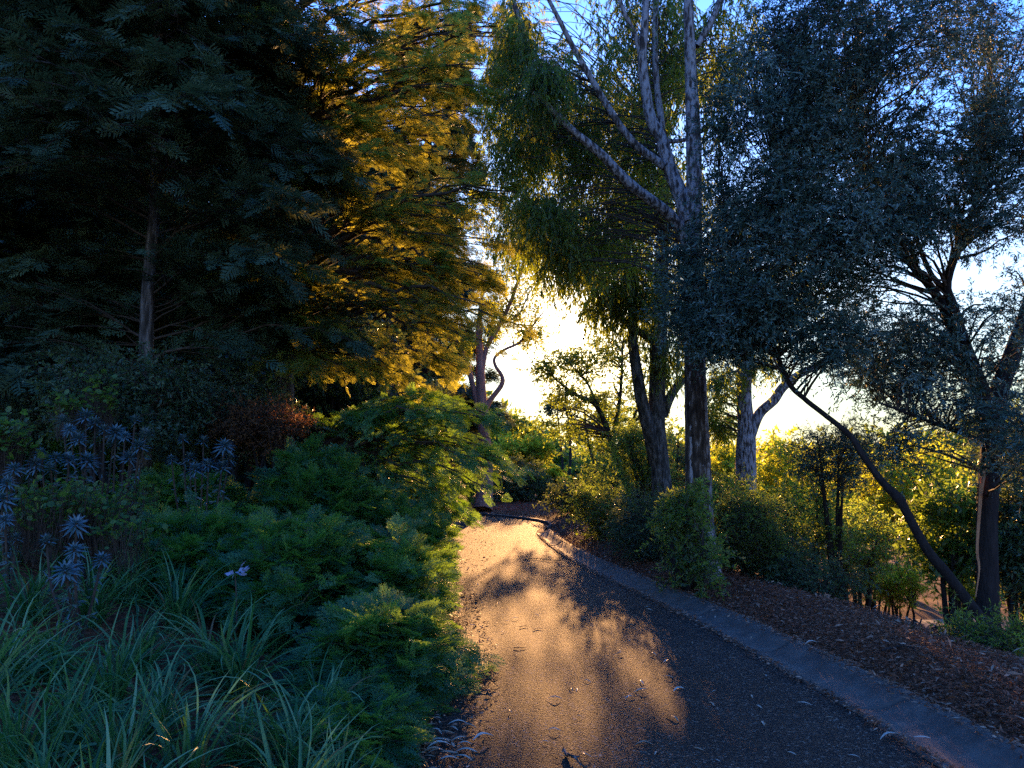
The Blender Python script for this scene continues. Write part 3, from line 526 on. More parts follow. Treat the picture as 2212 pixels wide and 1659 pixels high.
# leaning wattle
D = 8.6; kk = 0; wb = P(2085, 1290, D)
while wb[2] > float(H(wb[0], wb[1])) - .05: kk += 3; wb = P(2085 + kk * .75, 1290 + kk, D)
l6 = [([wb, P(2068, 1268, D), P(2005, 1190, D), P(1960, 1110, D), P(1942, 1078, D), P(1905, 1040, D), P(1865, 985, D), P(1835, 940, D), P(1780, 895, D), P(1738, 862, D), P(1700, 820, D - .1), P(1660, 700, D - .2), P(1640, 560, D - .3), P(1680, 380, D - .4)], [.06, .055, .046, .044, .054, .038, .034, .032, .03, .028, .026, .024, .02, .012]),
      ([P(1665, 720, D - .2), P(1750, 600, D - .3), P(1830, 520, D - .3), P(1870, 400, D - .3)], [.022, .02, .018, .01]),
      ([P(1650, 640, D - .2), P(1590, 540, D - .2), P(1560, 420, D - .2)], [.02, .016, .01])]
spec = [(1680, 560, 8.2, 150, 170, 1.0, 96), (1800, 480, 8.2, 140, 170, 1.0, 76), (1650, 300, 8.0, 130, 190, 1, 84), (1800, 180, 8.0, 150, 210, 1, 84), (1560, 660, 8.8, 50, 110, .6, 26), (1640, 700, 8.4, 110, 55, .7, 34), (1780, 720, 8.4, 90, 90, .6, 34), (1740, 40, 8, 150, 100, 1, 34), (1560, 480, 8.8, 40, 120, .5, 20), (1500, 670, 8.9, 50, 90, .4, 34), (1490, 560, 9.2, 40, 50, .3, 12), (1600, 745, 8.6, 60, 24, .5, 16)]
cs = gaps(clusters(spec), [(1480, 250, 45, 230), (1830, 500, 26, 24), (1770, 500, 24, 22)] + [(random.uniform(1540, 1900), random.uniform(60, 760), random.uniform(16, 34), random.uniform(16, 30)) for _ in range(16)])
tree('leaning_wattle', 'wattle with a bare dark trunk leaning left under its blue grey canopy', wb, l6, cs, M['silver'], M['dkbark'], dict(rad=.3, tw=15, lv=20, Ls=.056, Ws=.014, droop=.15, tl=.34, tr=.002, spread=.42), rl=.014)

# ------------------------------------------------------------------ shrubs and small trees right of the path
def shrub(name, label, px, py, Y, rx, ry, mt, n=60, leaf=(.06, .025), tw=10, lv=12, tl=.3, cat='shrub', group=None, stems=7, dep=.8, droop=.1, rad=.25, extra=None, spread=.5, gz=None, tshift=0, bark='dkbark', holes=None):
    c = P(px, py, Y); gz = float(H(c[0], c[1])) if gz is None else gz; b = np.array([c[0], c[1], gz - .05]); s = Y / F
    top = c[2] + ry * s; cs = clusters([(px, py, Y, rx, ry, dep, n)] + (extra or []))
    cs = cs[cs[:, 2] > gz + .1]
    if holes: cs = gaps(cs, holes)
    L_ = []
    for i in range(stems):
        a = rng.uniform(0, 6.28); q = rng.uniform(.2, .75)
        e = np.array([c[0] + math.cos(a) * rx * s * q, c[1] + math.sin(a) * dep * q, gz + (top - gz) * rng.uniform(.6, .92)])
        m = b * .5 + e * .5 + np.array([rng.normal(0, .08), rng.normal(0, .08), .1 * (top - gz)]); hgt = top - gz
        L_.append(([b + [math.cos(a) * .04, math.sin(a) * .04, 0], m, e], [.012 + .012 * hgt, .008 + .008 * hgt, .008]))
    return tree(name, label, b, L_, cs, M[mt], M[bark], dict(rad=rad, tw=tw, lv=lv, Ls=leaf[0], Ws=leaf[1], droop=droop, tl=tl, tr=.003, spread=spread, tshift=tshift), cat=cat, group=group, rl=.012, k=6)
shrub('rounded_shrub', 'dark blue green rounded shrub just right of the pink barked trunk', 1125, 1048, 28.5, 64, 60, 'dkleaf', 90, (.12, .045), rad=.35, tl=.4, dep=1)
shrub('broad_shrub', 'broad olive shrub beyond the kerb end, right of the rounded shrub', 1240, 1085, 21, 58, 50, 'dkleaf', 60, (.08, .03), rad=.3)
shrub('broad_shrub', 'shrub with a few sunlit leaf tips overhanging the start of the mulch strip', 1300, 1105, 14.5, 62, 58, 'shrub', 80, (.06, .022))
shrub('tall_shrub', 'tall thin leaved shrub with olive gold leaves left of the second gum', 1385, 985, 16, 66, 90, 'shrub', 90, (.07, .02), tshift=.1)
shrub('broad_shrub', 'dark grey green shrub between the kerb and the white gum foot', 1405, 1140, 12, 75, 70, 'dkleaf', 120, (.045, .014), tw=12, lv=14)
shrub('leafy_sapling', 'small sapling of sunlit drooping leaves against the white gum trunk', 1478, 1100, 9.3, 46, 58, 'shrub', 30, (.075, .02), stems=3, dep=.25, droop=.4, tshift=.25, rad=.15, tl=.22)
shrub('broad_shrub', 'dense green shrub just right of the white gum foot', 1610, 1140, 10.8, 70, 85, 'shrub', 150, (.045, .013), tw=12, lv=14, dep=.7)
shrub('open_shrub', 'open branched small tree right of the dense green shrub', 1735, 1130, 12, 85, 100, 'shrub', 62, (.06, .02), stems=6, dep=.8)
shrub('open_shrub', 'open branched bush beneath the leaning trunk', 1850, 1170, 13, 85, 90, 'shrub', 60, (.06, .024), stems=6)
shrub('feathery_shrub', 'grey green feathery shrub rising against the pale sky under the leaning trunk', 1800, 985, 11.5, 90, 75, 'silver', 80, (.055, .012), stems=5, dep=.6, droop=0, holes=[(1700, 900, 40, 50)])
shrub('rounded_bush', 'small rounded golden yellow bush down the slope', 1946, 1262, 14, 46, 36, 'yellow', 60, (.055, .014), dep=.4, rad=.16, tl=.2, spread=.35, tshift=.3)
shrub('broadleaf_shrub', 'large leaved green shrub between the leaning trunk and the dark trunk', 2040, 1130, 10.4, 60, 120, 'green', 60, (.13, .045), stems=5, dep=.6, tw=7, lv=8, droop=.4)
shrub('broadleaf_shrub', 'dark broadleaf shrub on the mulch edge below the golden bush', 1985, 1390, 8.4, 62, 46, 'dkleaf', 50, (.085, .03), dep=.4, rad=.16)
shrub('broadleaf_shrub', 'leafy shrub spilling onto the mulch at the lower right edge', 2130, 1410, 7.3, 95, 60, 'shrub', 110, (.06, .016), dep=.5, rad=.18)
shrub('broadleaf_shrub', 'dark shrub filling the right edge behind the near dark trunk', 2200, 1180, 9.9, 66, 130, 'dkleaf', 110, (.08, .028), dep=.5)
shrub('broad_shrub', 'low dark shrub behind the mulch crest at middle right', 1760, 1255, 10.2, 95, 36, 'dkleaf', 60, (.05, .016), dep=.5, rad=.18)
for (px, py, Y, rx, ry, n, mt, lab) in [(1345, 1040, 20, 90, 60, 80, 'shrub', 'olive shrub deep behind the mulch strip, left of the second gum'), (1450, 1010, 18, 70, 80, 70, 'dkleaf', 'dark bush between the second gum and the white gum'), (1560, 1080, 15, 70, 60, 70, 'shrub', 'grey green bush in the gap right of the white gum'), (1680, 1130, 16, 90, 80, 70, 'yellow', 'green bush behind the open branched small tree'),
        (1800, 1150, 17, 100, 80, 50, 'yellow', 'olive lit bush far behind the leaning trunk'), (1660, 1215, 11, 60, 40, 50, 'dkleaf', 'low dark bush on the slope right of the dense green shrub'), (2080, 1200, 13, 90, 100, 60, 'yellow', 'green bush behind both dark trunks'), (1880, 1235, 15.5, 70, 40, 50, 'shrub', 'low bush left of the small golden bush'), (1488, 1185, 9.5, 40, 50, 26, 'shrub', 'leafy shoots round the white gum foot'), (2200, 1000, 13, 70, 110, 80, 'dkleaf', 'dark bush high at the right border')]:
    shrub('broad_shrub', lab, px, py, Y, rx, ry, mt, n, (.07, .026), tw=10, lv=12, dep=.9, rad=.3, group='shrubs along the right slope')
# sunlit trees down the slope
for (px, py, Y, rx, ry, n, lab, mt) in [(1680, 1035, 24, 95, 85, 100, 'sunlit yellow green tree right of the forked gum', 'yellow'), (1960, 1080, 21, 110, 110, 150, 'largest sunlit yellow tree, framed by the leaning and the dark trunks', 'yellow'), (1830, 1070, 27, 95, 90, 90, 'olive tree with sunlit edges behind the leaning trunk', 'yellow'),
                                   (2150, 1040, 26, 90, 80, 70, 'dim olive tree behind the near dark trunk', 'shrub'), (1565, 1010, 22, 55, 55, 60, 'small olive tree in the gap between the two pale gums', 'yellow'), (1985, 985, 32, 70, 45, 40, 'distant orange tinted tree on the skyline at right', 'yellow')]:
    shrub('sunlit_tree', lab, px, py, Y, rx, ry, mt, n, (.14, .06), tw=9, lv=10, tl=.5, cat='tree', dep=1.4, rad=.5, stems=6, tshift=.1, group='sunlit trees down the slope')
# centre: leafy tree and saplings against the bright sky
D = 27
def small_tree(label, D, limbs, spec, mt, leaf, tw=9, lv=10, rad=.3, tl=.4, holes=None, grp='small trees against the bright sky'):
    cs = clusters(spec); cs = gaps(cs, holes) if holes else cs
    LB = [([P(*p) for p in pts], rr) for pts, rr in limbs]
    LB[0][0][0][2] = float(H(LB[0][0][0][0], LB[0][0][0][1]))
    tree('small_tree', label, LB[0][0][0], LB, cs, M[mt], M['dkbark'], dict(rad=rad, tw=tw, lv=lv, Ls=leaf[0], Ws=leaf[1], droop=.1, tl=tl, tr=.004), rl=.03, k=8, group=grp)
small_tree('rounded leafy tree right below the sun with clumped foliage and tangled limbs', 27, [([(1330, 1080, 27), (1325, 980, 27), (1290, 880, 27), (1240, 850, 27), (1190, 810, 27)], [.13, .11, .08, .06, .03]), ([(1320, 960, 27), (1340, 850, 27), (1345, 740, 27)], [.08, .06, .03]), ([(1325, 980, 27), (1370, 900, 27), (1395, 800, 27)], [.07, .05, .03]), ([(1300, 900, 27), (1270, 830, 27), (1235, 790, 27)], [.06, .04, .02]), ([(1360, 920, 27), (1420, 860, 27), (1430, 780, 27)], [.06, .04, .02])],
           [(1180, 800, 27, 34, 16, .8, 16), (1200, 815, 27, 26, 26, .6, 10), (1225, 772, 27, 44, 18, .8, 22), (1290, 765, 27, 50, 30, 1, 24), (1260, 800, 27, 60, 30, 1, 18), (1250, 856, 27, 85, 12, .8, 38), (1180, 918, 27, 24, 8, .5, 9), (1228, 932, 27, 26, 9, .5, 10), (1335, 850, 27, 60, 110, 1.2, 44), (1410, 850, 27, 50, 110, 1.2, 34), (1370, 720, 27, 60, 50, 1, 20), (1340, 960, 27, 70, 50, 1, 30)], 'gum', (.10, .055), tw=7, lv=9, rad=.5, tl=.45, holes=[(1232, 715, 34, 34), (1215, 830, 14, 10), (1375, 800, 14, 12), (1300, 820, 12, 10), (1345, 890, 10, 14)])  # flat low clumps among these are added to cast shade on the path
small_tree('bushy sapling with twin stems in front of the glow', 60, [([(1222, 1090, 60), (1215, 1000, 60), (1205, 900, 60)], [.09, .1, .05]), ([(1228, 1090, 60), (1232, 980, 60), (1225, 880, 60)], [.05, .1, .05])],
           [(1215, 885, 60, 30, 30, .5, 12), (1245, 930, 60, 30, 34, .5, 12), (1185, 870, 60, 22, 16, .4, 6)], 'dkleaf', (.26, .13), tl=.7, rad=.6)
small_tree('thin leaning sapling with sparse leaves left of the bushy sapling', 46, [([(1180, 1090, 46), (1172, 1020, 46), (1155, 970, 46), (1120, 930, 46)], [.09, .075, .05, .03])],
           [(1115, 925, 46, 44, 26, .4, 14), (1150, 950, 46, 36, 30, .4, 12), (1085, 915, 46, 22, 20, .4, 8)], 'gum', (.2, .1), tl=.7, rad=.6)
small_tree('forked dark sapling right of the bushy sapling', 40, [([(1282, 1100, 40), (1285, 1020, 40), (1270, 950, 40), (1262, 880, 40)], [.09, .08, .06, .03]), ([(1290, 1070, 40), (1320, 1020, 40), (1360, 970, 40)], [.06, .05, .03]), ([(1284, 1030, 40), (1300, 960, 40), (1310, 900, 40)], [.05, .04, .02])],
           [(1280, 930, 40, 40, 50, .5, 20), (1320, 900, 40, 40, 40, .5, 16), (1350, 960, 40, 40, 40, .5, 18)], 'gum', (.19, .09), tl=.7, rad=.5)
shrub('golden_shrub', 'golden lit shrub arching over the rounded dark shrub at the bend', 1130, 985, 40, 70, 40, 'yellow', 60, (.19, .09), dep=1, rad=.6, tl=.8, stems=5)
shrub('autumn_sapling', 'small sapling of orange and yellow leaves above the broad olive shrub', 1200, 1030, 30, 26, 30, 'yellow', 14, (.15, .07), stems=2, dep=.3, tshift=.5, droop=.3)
shrub('green_shrub', 'shaded green bush at the far end of the path, left of the pink trunk', 985, 1055, 26, 60, 46, 'green', 60, (.10, .05), dep=.8, rad=.35, tl=.4)
# far hillside wood
far = shrub('far_tree', 'hazy tree on the far hillside straight beyond the path', 1150, 985, 75, 80, 56, 'shrub', 120, (.5, .28), tw=8, lv=8, tl=1.8, cat='tree', dep=4, rad=1.8, stems=4, group='trees on the far hillside')
o0 = far.location.copy()
for i, (px, Y, s) in enumerate([(1260, 80, 1.0), (1340, 70, 1.1), (1430, 90, 1.4), (1520, 85, 1.0), (1590, 95, 1.1), (1680, 80, 1.0), (1770, 90, 1.3), (1880, 75, 1.2), (1990, 85, 1.5), (2100, 80, 1.5), (2200, 85, 1.7), (1060, 70, 1.0), (960, 75, 1.5), (870, 70, 1.8)]):
    p = P(px, 990, Y); copy_tree(far, (p[0], p[1], float(H(p[0], p[1]))), i * 1.7, s, 'hazy tree on the far hillside skyline')
far['label'] = 'hazy tree on the far hillside skyline'

# ------------------------------------------------------------------ junipers along the left edge
def mound(label, px, py, Y, rx, top, depth, n, size=.16, level=2, tshift=0, side=10, per=6, mt='juniper', tips=None, name='juniper_shrub', grp='spreading junipers on the left bank'):
    c = P(px, py, Y); gz = float(H(c[0], c[1])); c[2] = gz; s = Y / F; hgt = P(px, top, Y)[2] - gz
    az = rng.uniform(0, 2 * np.pi, n); el = rng.uniform(.05, 1.35, n)
    d = np.stack([np.cos(az) * np.cos(el) * rx * s, np.sin(az) * np.cos(el) * depth, np.sin(el) * hgt * rng.uniform(.8, 1.05, n)], 1) * rng.uniform(.8, 1.08, n)[:, None]
    a = np.repeat(c[None], n, 0) + d * .12; b = c + d; b[:, 2] = np.maximum(b[:, 2], gz + .08)
    if tips is not None:
        e = np.array([P(*q) for q in tips]); a = np.vstack([a, np.repeat(c[None] + [0, 0, .3], len(e), 0)]); b = np.vstack([b, e])
    return conifer(name, label, c, None, None, (a, b), M[mt], M['dkbark'], cat='shrub', group=grp, side=side, per=per, size=size, level=level, sidelen=.35, droop=.15, rb=.02, tshift=tshift, start=.3)
mound('juniper mound pushing its tips out over the path edge, nearest of all', 820, 1500, 5.6, 130, 1330, .8, 70, .15, 2, tips=[(990, 1400, 5.9), (985, 1410, 6.0), (1000, 1395, 5.9), (970, 1430, 5.7), (960, 1460, 5.6), (950, 1380, 6.2), (930, 1500, 5.4)])
mound('dark juniper at the bottom edge where the path leaves the photo', 770, 1650, 4.6, 110, 1540, .6, 45, .13, 2)
mound('juniper with pale green tips just left of the narrow kerb', 840, 1330, 7.4, 100, 1170, .9, 70, .16, 2, tshift=.1)
mound('long juniper mound between the strappy tussocks and the kerb', 640, 1330, 6.8, 170, 1140, .9, 90, .16, 2)
mound('juniper mound behind the strappy tussocks', 420, 1250, 7.2, 170, 1130, .9, 80, .16, 2)
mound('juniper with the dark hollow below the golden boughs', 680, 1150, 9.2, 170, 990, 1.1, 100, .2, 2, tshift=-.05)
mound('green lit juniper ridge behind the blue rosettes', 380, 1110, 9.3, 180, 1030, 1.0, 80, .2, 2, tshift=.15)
mound('juniper beside the sunlit path just before the bend', 865, 1180, 9.8, 85, 1080, 1.0, 70, .18, 2, tshift=0)
mound('dark juniper where the bend disappears behind the left bank', 900, 1110, 13, 62, 1010, 1.0, 60, .24, 1)
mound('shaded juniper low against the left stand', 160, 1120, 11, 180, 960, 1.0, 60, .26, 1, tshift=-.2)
for (px, py, Y, rx, ry, lab) in [(120, 820, 15, 190, 130, 'shaded understory bush at the far left under the dark conifer'), (430, 800, 15.5, 190, 130, 'shaded understory bush right behind the pale grey trunk'), (720, 800, 17, 150, 130, 'shaded understory bush hidden behind the golden boughs'), (880, 900, 24, 90, 90, 'shaded understory bush beyond the bend, left of the pink trunk'), (250, 600, 21, 260, 150, 'tall shaded tree filling the middle of the left stand'), (560, 560, 22, 190, 160, 'tall shaded tree behind the golden boughs'), (300, 350, 22, 260, 130, 'highest shaded crown behind the pale grey trunk')]:
    shrub('understory_bush', lab, px, py, Y, rx, ry, 'dkleaf', 120, (.13, .06), dep=1.2, rad=.5, tl=.6, tw=10, lv=11, cat='bush', group='understory of the left stand')
# bank shrubs in shade behind
shrub('shaded_shrub', 'deep shaded shrub under the golden boughs with brown stems', 520, 900, 10.5, 150, 90, 'dkleaf', 90, (.05, .02), dep=.7)
shrub('shaded_shrub', 'deep shaded shrub behind the blue rosettes', 260, 860, 9.2, 190, 100, 'dkleaf', 130, (.06, .025), dep=.7)

shrub('dry_shrub', 'rusty brown dry shrub glowing under the golden boughs', 560, 915, 9.9, 90, 34, 'rust', 60, (.05, .018), dep=.5, rad=.2)
# ------------------------------------------------------------------ euphorbias with blue rosettes
def rosettes(name, label, heads, foot, Y, size=.12, grp='blue leaved euphorbias'):
    SZ = size
    b = P(*foot, Y); b[2] = float(H(b[0], b[1])) - .02
    o = thing(name, b, label, 'plant', grp); gs = Geo(); gl = Geo()
    for (px, py, dy) in heads:
        size = SZ * random.uniform(.7, 1.25)
        e = P(px, py, Y + dy); m = (b + e) / 2 + [(e[0] - b[0]) * .2, 0, .02]
        C = cr([b, m, e], 12); tubes(gs, C[None], np.linspace(.011, .007, 12)[None], 6)
        ax = unit(C[-1] - C[-3]); ax = unit(ax + np.array([0, -.25, .3])); n = 46
        k2 = 26; ii = rng.integers(3, 10, k2); ld = rnd(k2) * [1, 1, .3] + [0, 0, -.35]
        leaves(gl, C[ii] + rnd(k2) * .008, ld, size * rng.uniform(.4, .85, k2), size * .13, np.clip(rng.normal(.25, .2, k2), 0, 1), bend=.2)
        ax = unit(ax + rnd(1)[0] * .22)
        for (t, k) in [(0, n)]:
            u = np.linspace(0, 1, k); a = np.arange(k) * 2.399; tilt = R(22) + u ** .7 * R(85)
            e1 = unit(np.cross(ax, [0, 1, .2])); e2 = np.cross(ax, e1)
            d = np.cos(tilt)[:, None] * ax + np.sin(tilt)[:, None] * (np.cos(a)[:, None] * e1 + np.sin(a)[:, None] * e2)
            p = e - ax * (u[:, None] * size * .35)
            leaves(gl, p, d, size * (.55 + .45 * u) * rng.uniform(.85, 1.15, k), size * .15, np.clip(rng.normal(.55, .2, k), 0, 1), nrm=np.repeat(ax[None], k, 0) + rnd(k) * .1, bend=.1)
    obj('stem', gs, M['twig'], o, sm=True); obj('leaves', gl, M['blue'], o)
rosettes('euphorbia', 'tall blue euphorbia with a crown of rosettes in the upper left bank', [(135, 905, 0), (150, 925, -.2), (185, 895, .1), (205, 910, 0), (225, 925, -.1), (170, 945, -.2), (245, 955, .1)], (220, 1040), 7.6)
rosettes('euphorbia', 'blue euphorbia leaning right with four large rosettes', [(292, 905, 0), (270, 940, 0), (300, 960, -.1), (315, 935, .1), (280, 985, -.1), (250, 930, .1)], (258, 1050), 7.5)
rosettes('euphorbia', 'blue euphorbia low at left above the leafy ground cover', [(90, 975, 0), (120, 985, 0), (150, 990, .1), (75, 1000, 0), (190, 990, .2), (110, 1010, -.1)], (135, 1110), 7.0)
rosettes('euphorbia', 'blue grey euphorbia clump in the warm light near the dark shrubs', [(395, 945, 0), (410, 985, 0), (440, 950, .1), (485, 960, 0), (370, 990, 0), (495, 985, .1), (450, 1000, -.1), (420, 1010, -.2), (480, 1005, 0)], (440, 1070), 8.2)
rosettes('euphorbia', 'feathery grey green euphorbia standing in the tussock bed', [(165, 1130, 0), (100, 1165, .1), (160, 1185, -.1), (220, 1205, .1), (140, 1230, -.2), (165, 1220, 0)], (170, 1360), 5.2, .105)
rosettes('euphorbia', 'grey euphorbia cut by the left border of the photo', [(15, 1040, 0), (5, 1075, 0), (30, 1010, .1), (10, 1120, -.1), (35, 1160, 0)], (20, 1250), 5.8, .115)
rosettes('euphorbia', 'single small blue rosette plant among the junipers', [(640, 1130, 0), (620, 1145, .1)], (635, 1230), 7.0, .09)

# leafy scrambling plants on the bank
def roundleaf(label, spec, Y, n, size=.06, name='nasturtium', mt='green', ts=.1):
    c = clusters(spec); b = c.mean(0); b[2] = float(H(b[0], b[1]))
    o = thing(name, b, label, 'plant', 'round leaved scramblers on the bank'); gl = Geo(); gs = Geo()
    for q in c:
        k = 7; p = q + rnd(k) * [.07, .07, .05]; nr = unit(rnd(k) * .5 + [0, -.3, 1]); s = size * rng.uniform(.6, 1.2, k)
        a = np.arange(7) * 2 * np.pi / 7; e1 = unit(np.cross(nr, [1, .1, 0])); e2 = np.cross(nr, e1)
        V = np.concatenate([p[:, None], p[:, None] + s[:, None, None] * .5 * (np.cos(a)[None, :, None] * e1[:, None] + np.sin(a)[None, :, None] * e2[:, None]) + nr[:, None] * s[:, None, None] * .08], 1)
        f = np.array([[0, 1 + j, 1 + (j + 1) % 7] for j in range(7)]); ff = (f[None] + (np.arange(k) * 8)[:, None, None]).reshape(-1, 3)
        gl.add(V.reshape(-1, 3), ff, np.repeat(np.clip(rng.normal(.5 + ts, .2, k), 0, 1), 7))
        foot = np.array([q[0], q[1], max(float(H(q[0], q[1])), q[2] - .35)])
        C = np.stack([foot * (1 - t) + p * t for t in (0, .3, .6, 1)], 1); tubes(gs, C, np.full((k, 4), .0018), 3)
    obj('leaves', gl, M[mt], o); obj('stem', gs, M['twig'], o)
roundleaf('round leaved bright green scrambler at the left border', [(12, 925, 6.4, 22, 28, .2, 22), (30, 960, 6.4, 25, 20, .2, 12)], 6.4, 0)
roundleaf('green scrambler growing above the tall blue euphorbia', [(150, 875, 8, 30, 10, .2, 16), (215, 850, 8.4, 20, 18, .2, 10), (230, 870, 8.4, 16, 22, .2, 8), (205, 820, 8.6, 12, 10, .2, 5)], 8, 0)
roundleaf('broad patch of small scalloped leaves between euphorbias and tussocks', [(110, 1090, 6.2, 90, 45, .4, 90), (230, 1100, 6.6, 60, 30, .3, 34), (260, 1140, 6.2, 60, 30, .3, 20)], 6, 0, .045, ts=-.1)
roundleaf('patch of small leaves lit orange at the far left bank', [(290, 1060, 7.4, 40, 20, .3, 12)], 7, 0, .045)
# pale lilac leaf cluster
c = P(508, 1240, 5.6); gs = Geo(); b = on(c[0], c[1])
tubes(gs, cr([b, (b + c) / 2 + [.02, 0, 0], c], 8)[None], np.full((1, 8), .004), 5)
o = thing('pale_flower', b, 'pale lilac flower head among the dark junipers', 'flower'); obj('stem', gs, M['twig'], o)
for k in range(11):
    g = Geo(); d = rnd(1) * [1, .6, .8] + [0, -.2, .3]
    leaves(g, c[None] + d * .03, d, .055 * random.uniform(.7, 1.2), .034, random.random()); obj('petal', g, M['pale'], o)

# ------------------------------------------------------------------ strappy tussocks
def tussock_mesh(nb, ln, lean=1.0, wid=.016, up=.35):
    g = Geo(); q = 9
    az = rng.uniform(0, 2 * np.pi, nb); L_ = ln * rng.uniform(.55, 1.15, nb); el = R(88) - np.abs(rng.normal(0, 1, nb)) * R(34) * lean; el = np.clip(el, R(15), R(88))
    t = np.linspace(0, 1, q)[None]; bend = rng.uniform(.35, 1.5, nb)[:, None] * lean
    ang = el[:, None] - bend * t ** 1.6 * 1.25
    st = L_[:, None] / (q - 1); r = np.concatenate([np.zeros((nb, 1)), np.cumsum(np.cos(ang[:, :-1]) * st, 1)], 1); z = np.concatenate([np.zeros((nb, 1)), np.cumsum(np.sin(ang[:, :-1]) * st, 1)], 1)
    b0 = rnd(nb, 2) * .035; aw = az[:, None] + .25 * rng.normal(size=(nb, 1)) * t ** 2
    C = np.stack([b0[:, :1] + np.cos(aw) * r, b0[:, 1:] + np.sin(aw) * r, z], -1)
    s = np.stack([-np.sin(aw), np.cos(aw), 0 * aw], -1); wd = wid * rng.uniform(.6, 1.3, nb)[:, None] * np.minimum(1, .45 + t * 2.2) * (1 - t ** 3.0) + .0006
    tw = rng.uniform(-.7, .7, (nb, 1)); nrm_ = np.stack([-np.sin(ang) * np.cos(aw), -np.sin(ang) * np.sin(aw), np.cos(ang)], -1)
    s = unit(s * np.cos(tw)[..., None] + nrm_ * np.sin(tw)[..., None])
    A = C + s * wd[..., None] * .5; B = C - s * wd[..., None] * .5; Mid = C - nrm_ * wd[..., None] * .18
    V = np.stack([A, Mid, B], 2)
    m, i, j = np.meshgrid(np.arange(nb), np.arange(q - 1), np.arange(2), indexing='ij'); o_ = m * q * 3
    f = np.stack([o_ + i * 3 + j, o_ + i * 3 + j + 1, o_ + (i + 1) * 3 + j + 1, o_ + (i + 1) * 3 + j], -1).reshape(-1, 4)
    g.add(V.reshape(-1, 3), f, np.repeat(np.clip(rng.normal(.5, .22, nb), 0, 1), (q - 1) * 2))
    return mesh('tussock', g, M['grass'])
TM = [tussock_mesh(105, .58, 1.05, .015), tussock_mesh(85, .64, .8, .016), tussock_mesh(115, .50, 1.3, .013), tussock_mesh(30, .78, .45, .018), tussock_mesh(90, .55, 1.15, .015), tussock_mesh(70, .66, .95, .017)]
big = tussock_mesh(120, .68, 1.3, .019)
def tuss(me, px, py, s, lab, gz=None):
    p = G(px, py, .1 if px > 500 else .3); p[2] = float(H(p[0], p[1])) - .02
    o = obj('strappy_tussock', me, None, label=lab, cat='grass clump', group='strappy tussocks in the lower left bed'); o.location = p; o.rotation_euler = (0, 0, random.uniform(0, 6.28)); o.scale = (s, s, s)
tuss(big, 520, 1505, 1.0, 'widest arching tussock spreading toward the junipers')
tuss(TM[3], 540, 1320, .75, 'slim upright tussock with two tall blades before the dark juniper hollow')
tuss(TM[1], 380, 1370, 1.0, 'tall tussock with upright broad blades in the middle of the bed')
tuss(TM[3], 120, 1330, 1.0, 'tall thin bladed tussock at the back left of the bed')
tuss(TM[0], 40, 1640, 1.0, 'bright bladed tussock in the bottom left corner')
for i, (px, py) in enumerate([(60, 1400), (180, 1390), (270, 1350), (310, 1430), (450, 1420), (120, 1480), (230, 1500), (20, 1500), (350, 1530), (420, 1610), (160, 1590), (270, 1620), (520, 1640), (640, 1640), (600, 1420), (90, 1700), (220, 1760), (350, 1740), (480, 1760), (620, 1760), (20, 1330), (200, 1310), (450, 1330), (680, 1560), (-40, 1560), (-60, 1420), (330, 1320), (720, 1720)]):
    tuss(TM[(0, 1, 2, 4, 5)[i % 5]], px + random.uniform(-15, 15), py, random.uniform(.8, 1.05), 'tussock of arching green blades crowded in the bed with its like')

# ------------------------------------------------------------------ mulch, litter, sticks
def litter(n, xf, zoff, L_, W, tone_mu, tone_sd, name, label, cat, yr=(2.5, 18.5)):
    y = rng.uniform(yr[0] ** .5, yr[1] ** .5, n) ** 2; x = xf(y, rng.random(n)); z = H(x, y) + zoff * rng.random(n) ** 2 + (.022 if zoff == .012 else 0) + (.07 if name == 'kerb_top_litter' else 0)
    d = rnd(n) * [1, 1, .22]; nr = rnd(n) * .35 + [0, 0, 1]
    g = Geo(); leaves(g, np.stack([x, y, z], 1), d, L_ * rng.uniform(.5, 1.5, n), W * rng.uniform(.6, 1.6, n), np.clip(rng.normal(tone_mu, tone_sd, n), 0, 1), nrm=nr)
    obj(name, g, M['litter'], label=label, cat=cat, kind='stuff')
ro = lambda y: np.where(y > 16.5, .85, np.interp(y, RO[:, 1], RO[:, 0]))
litter(75000, lambda y, u: ro(y) + .03 + 2.2 * u ** 1.2, .04, .036, .011, .38, .22, 'mulch', 'reddish brown wood chip and leaf mulch beside the right kerb', 'mulch')
litter(9000, lambda y, u: -.3 - 7 * u, .03, .05, .018, .4, .25, 'bank_litter', 'dry leaf litter on the left bank', 'leaf litter', (8, 25))
litter(9000, lambda y, u: -4 + 6.5 * u, .03, .07, .025, .35, .2, 'bend_litter', 'reddish litter on the ground beyond the far kerb', 'leaf litter', (20.5, 30))
litter(2600, lambda y, u: ro(y) + .02 + 2.0 * u, .05, .08, .018, .62, .22, 'mulch_leaves', 'larger pale dry leaves and bark pieces lying on the mulch', 'leaf litter')
litter(2600, lambda y, u: np.interp(y, RI[:, 1], RI[:, 0]) - .10 * u ** 2 + .03, .012, .035, .010, .5, .3, 'kerb_litter', 'fine chips and leaf bits gathered along the right gutter', 'leaf litter', (3, 16))
litter(2200, lambda y, u: ro(y) - .16 * u ** 2, .012, .04, .012, .45, .3, 'kerb_top_litter', 'chips spilled from the mulch onto the kerb top', 'leaf litter', (3, 16))
litter(2600, lambda y, u: np.interp(y, LI[:, 1], LI[:, 0]) + .05 + .35 * u ** 2.5, .012, .04, .012, .45, .3, 'edge_litter', 'chips and leaf bits gathered along the left edge of the path', 'leaf litter', (3, 14))
lm = []
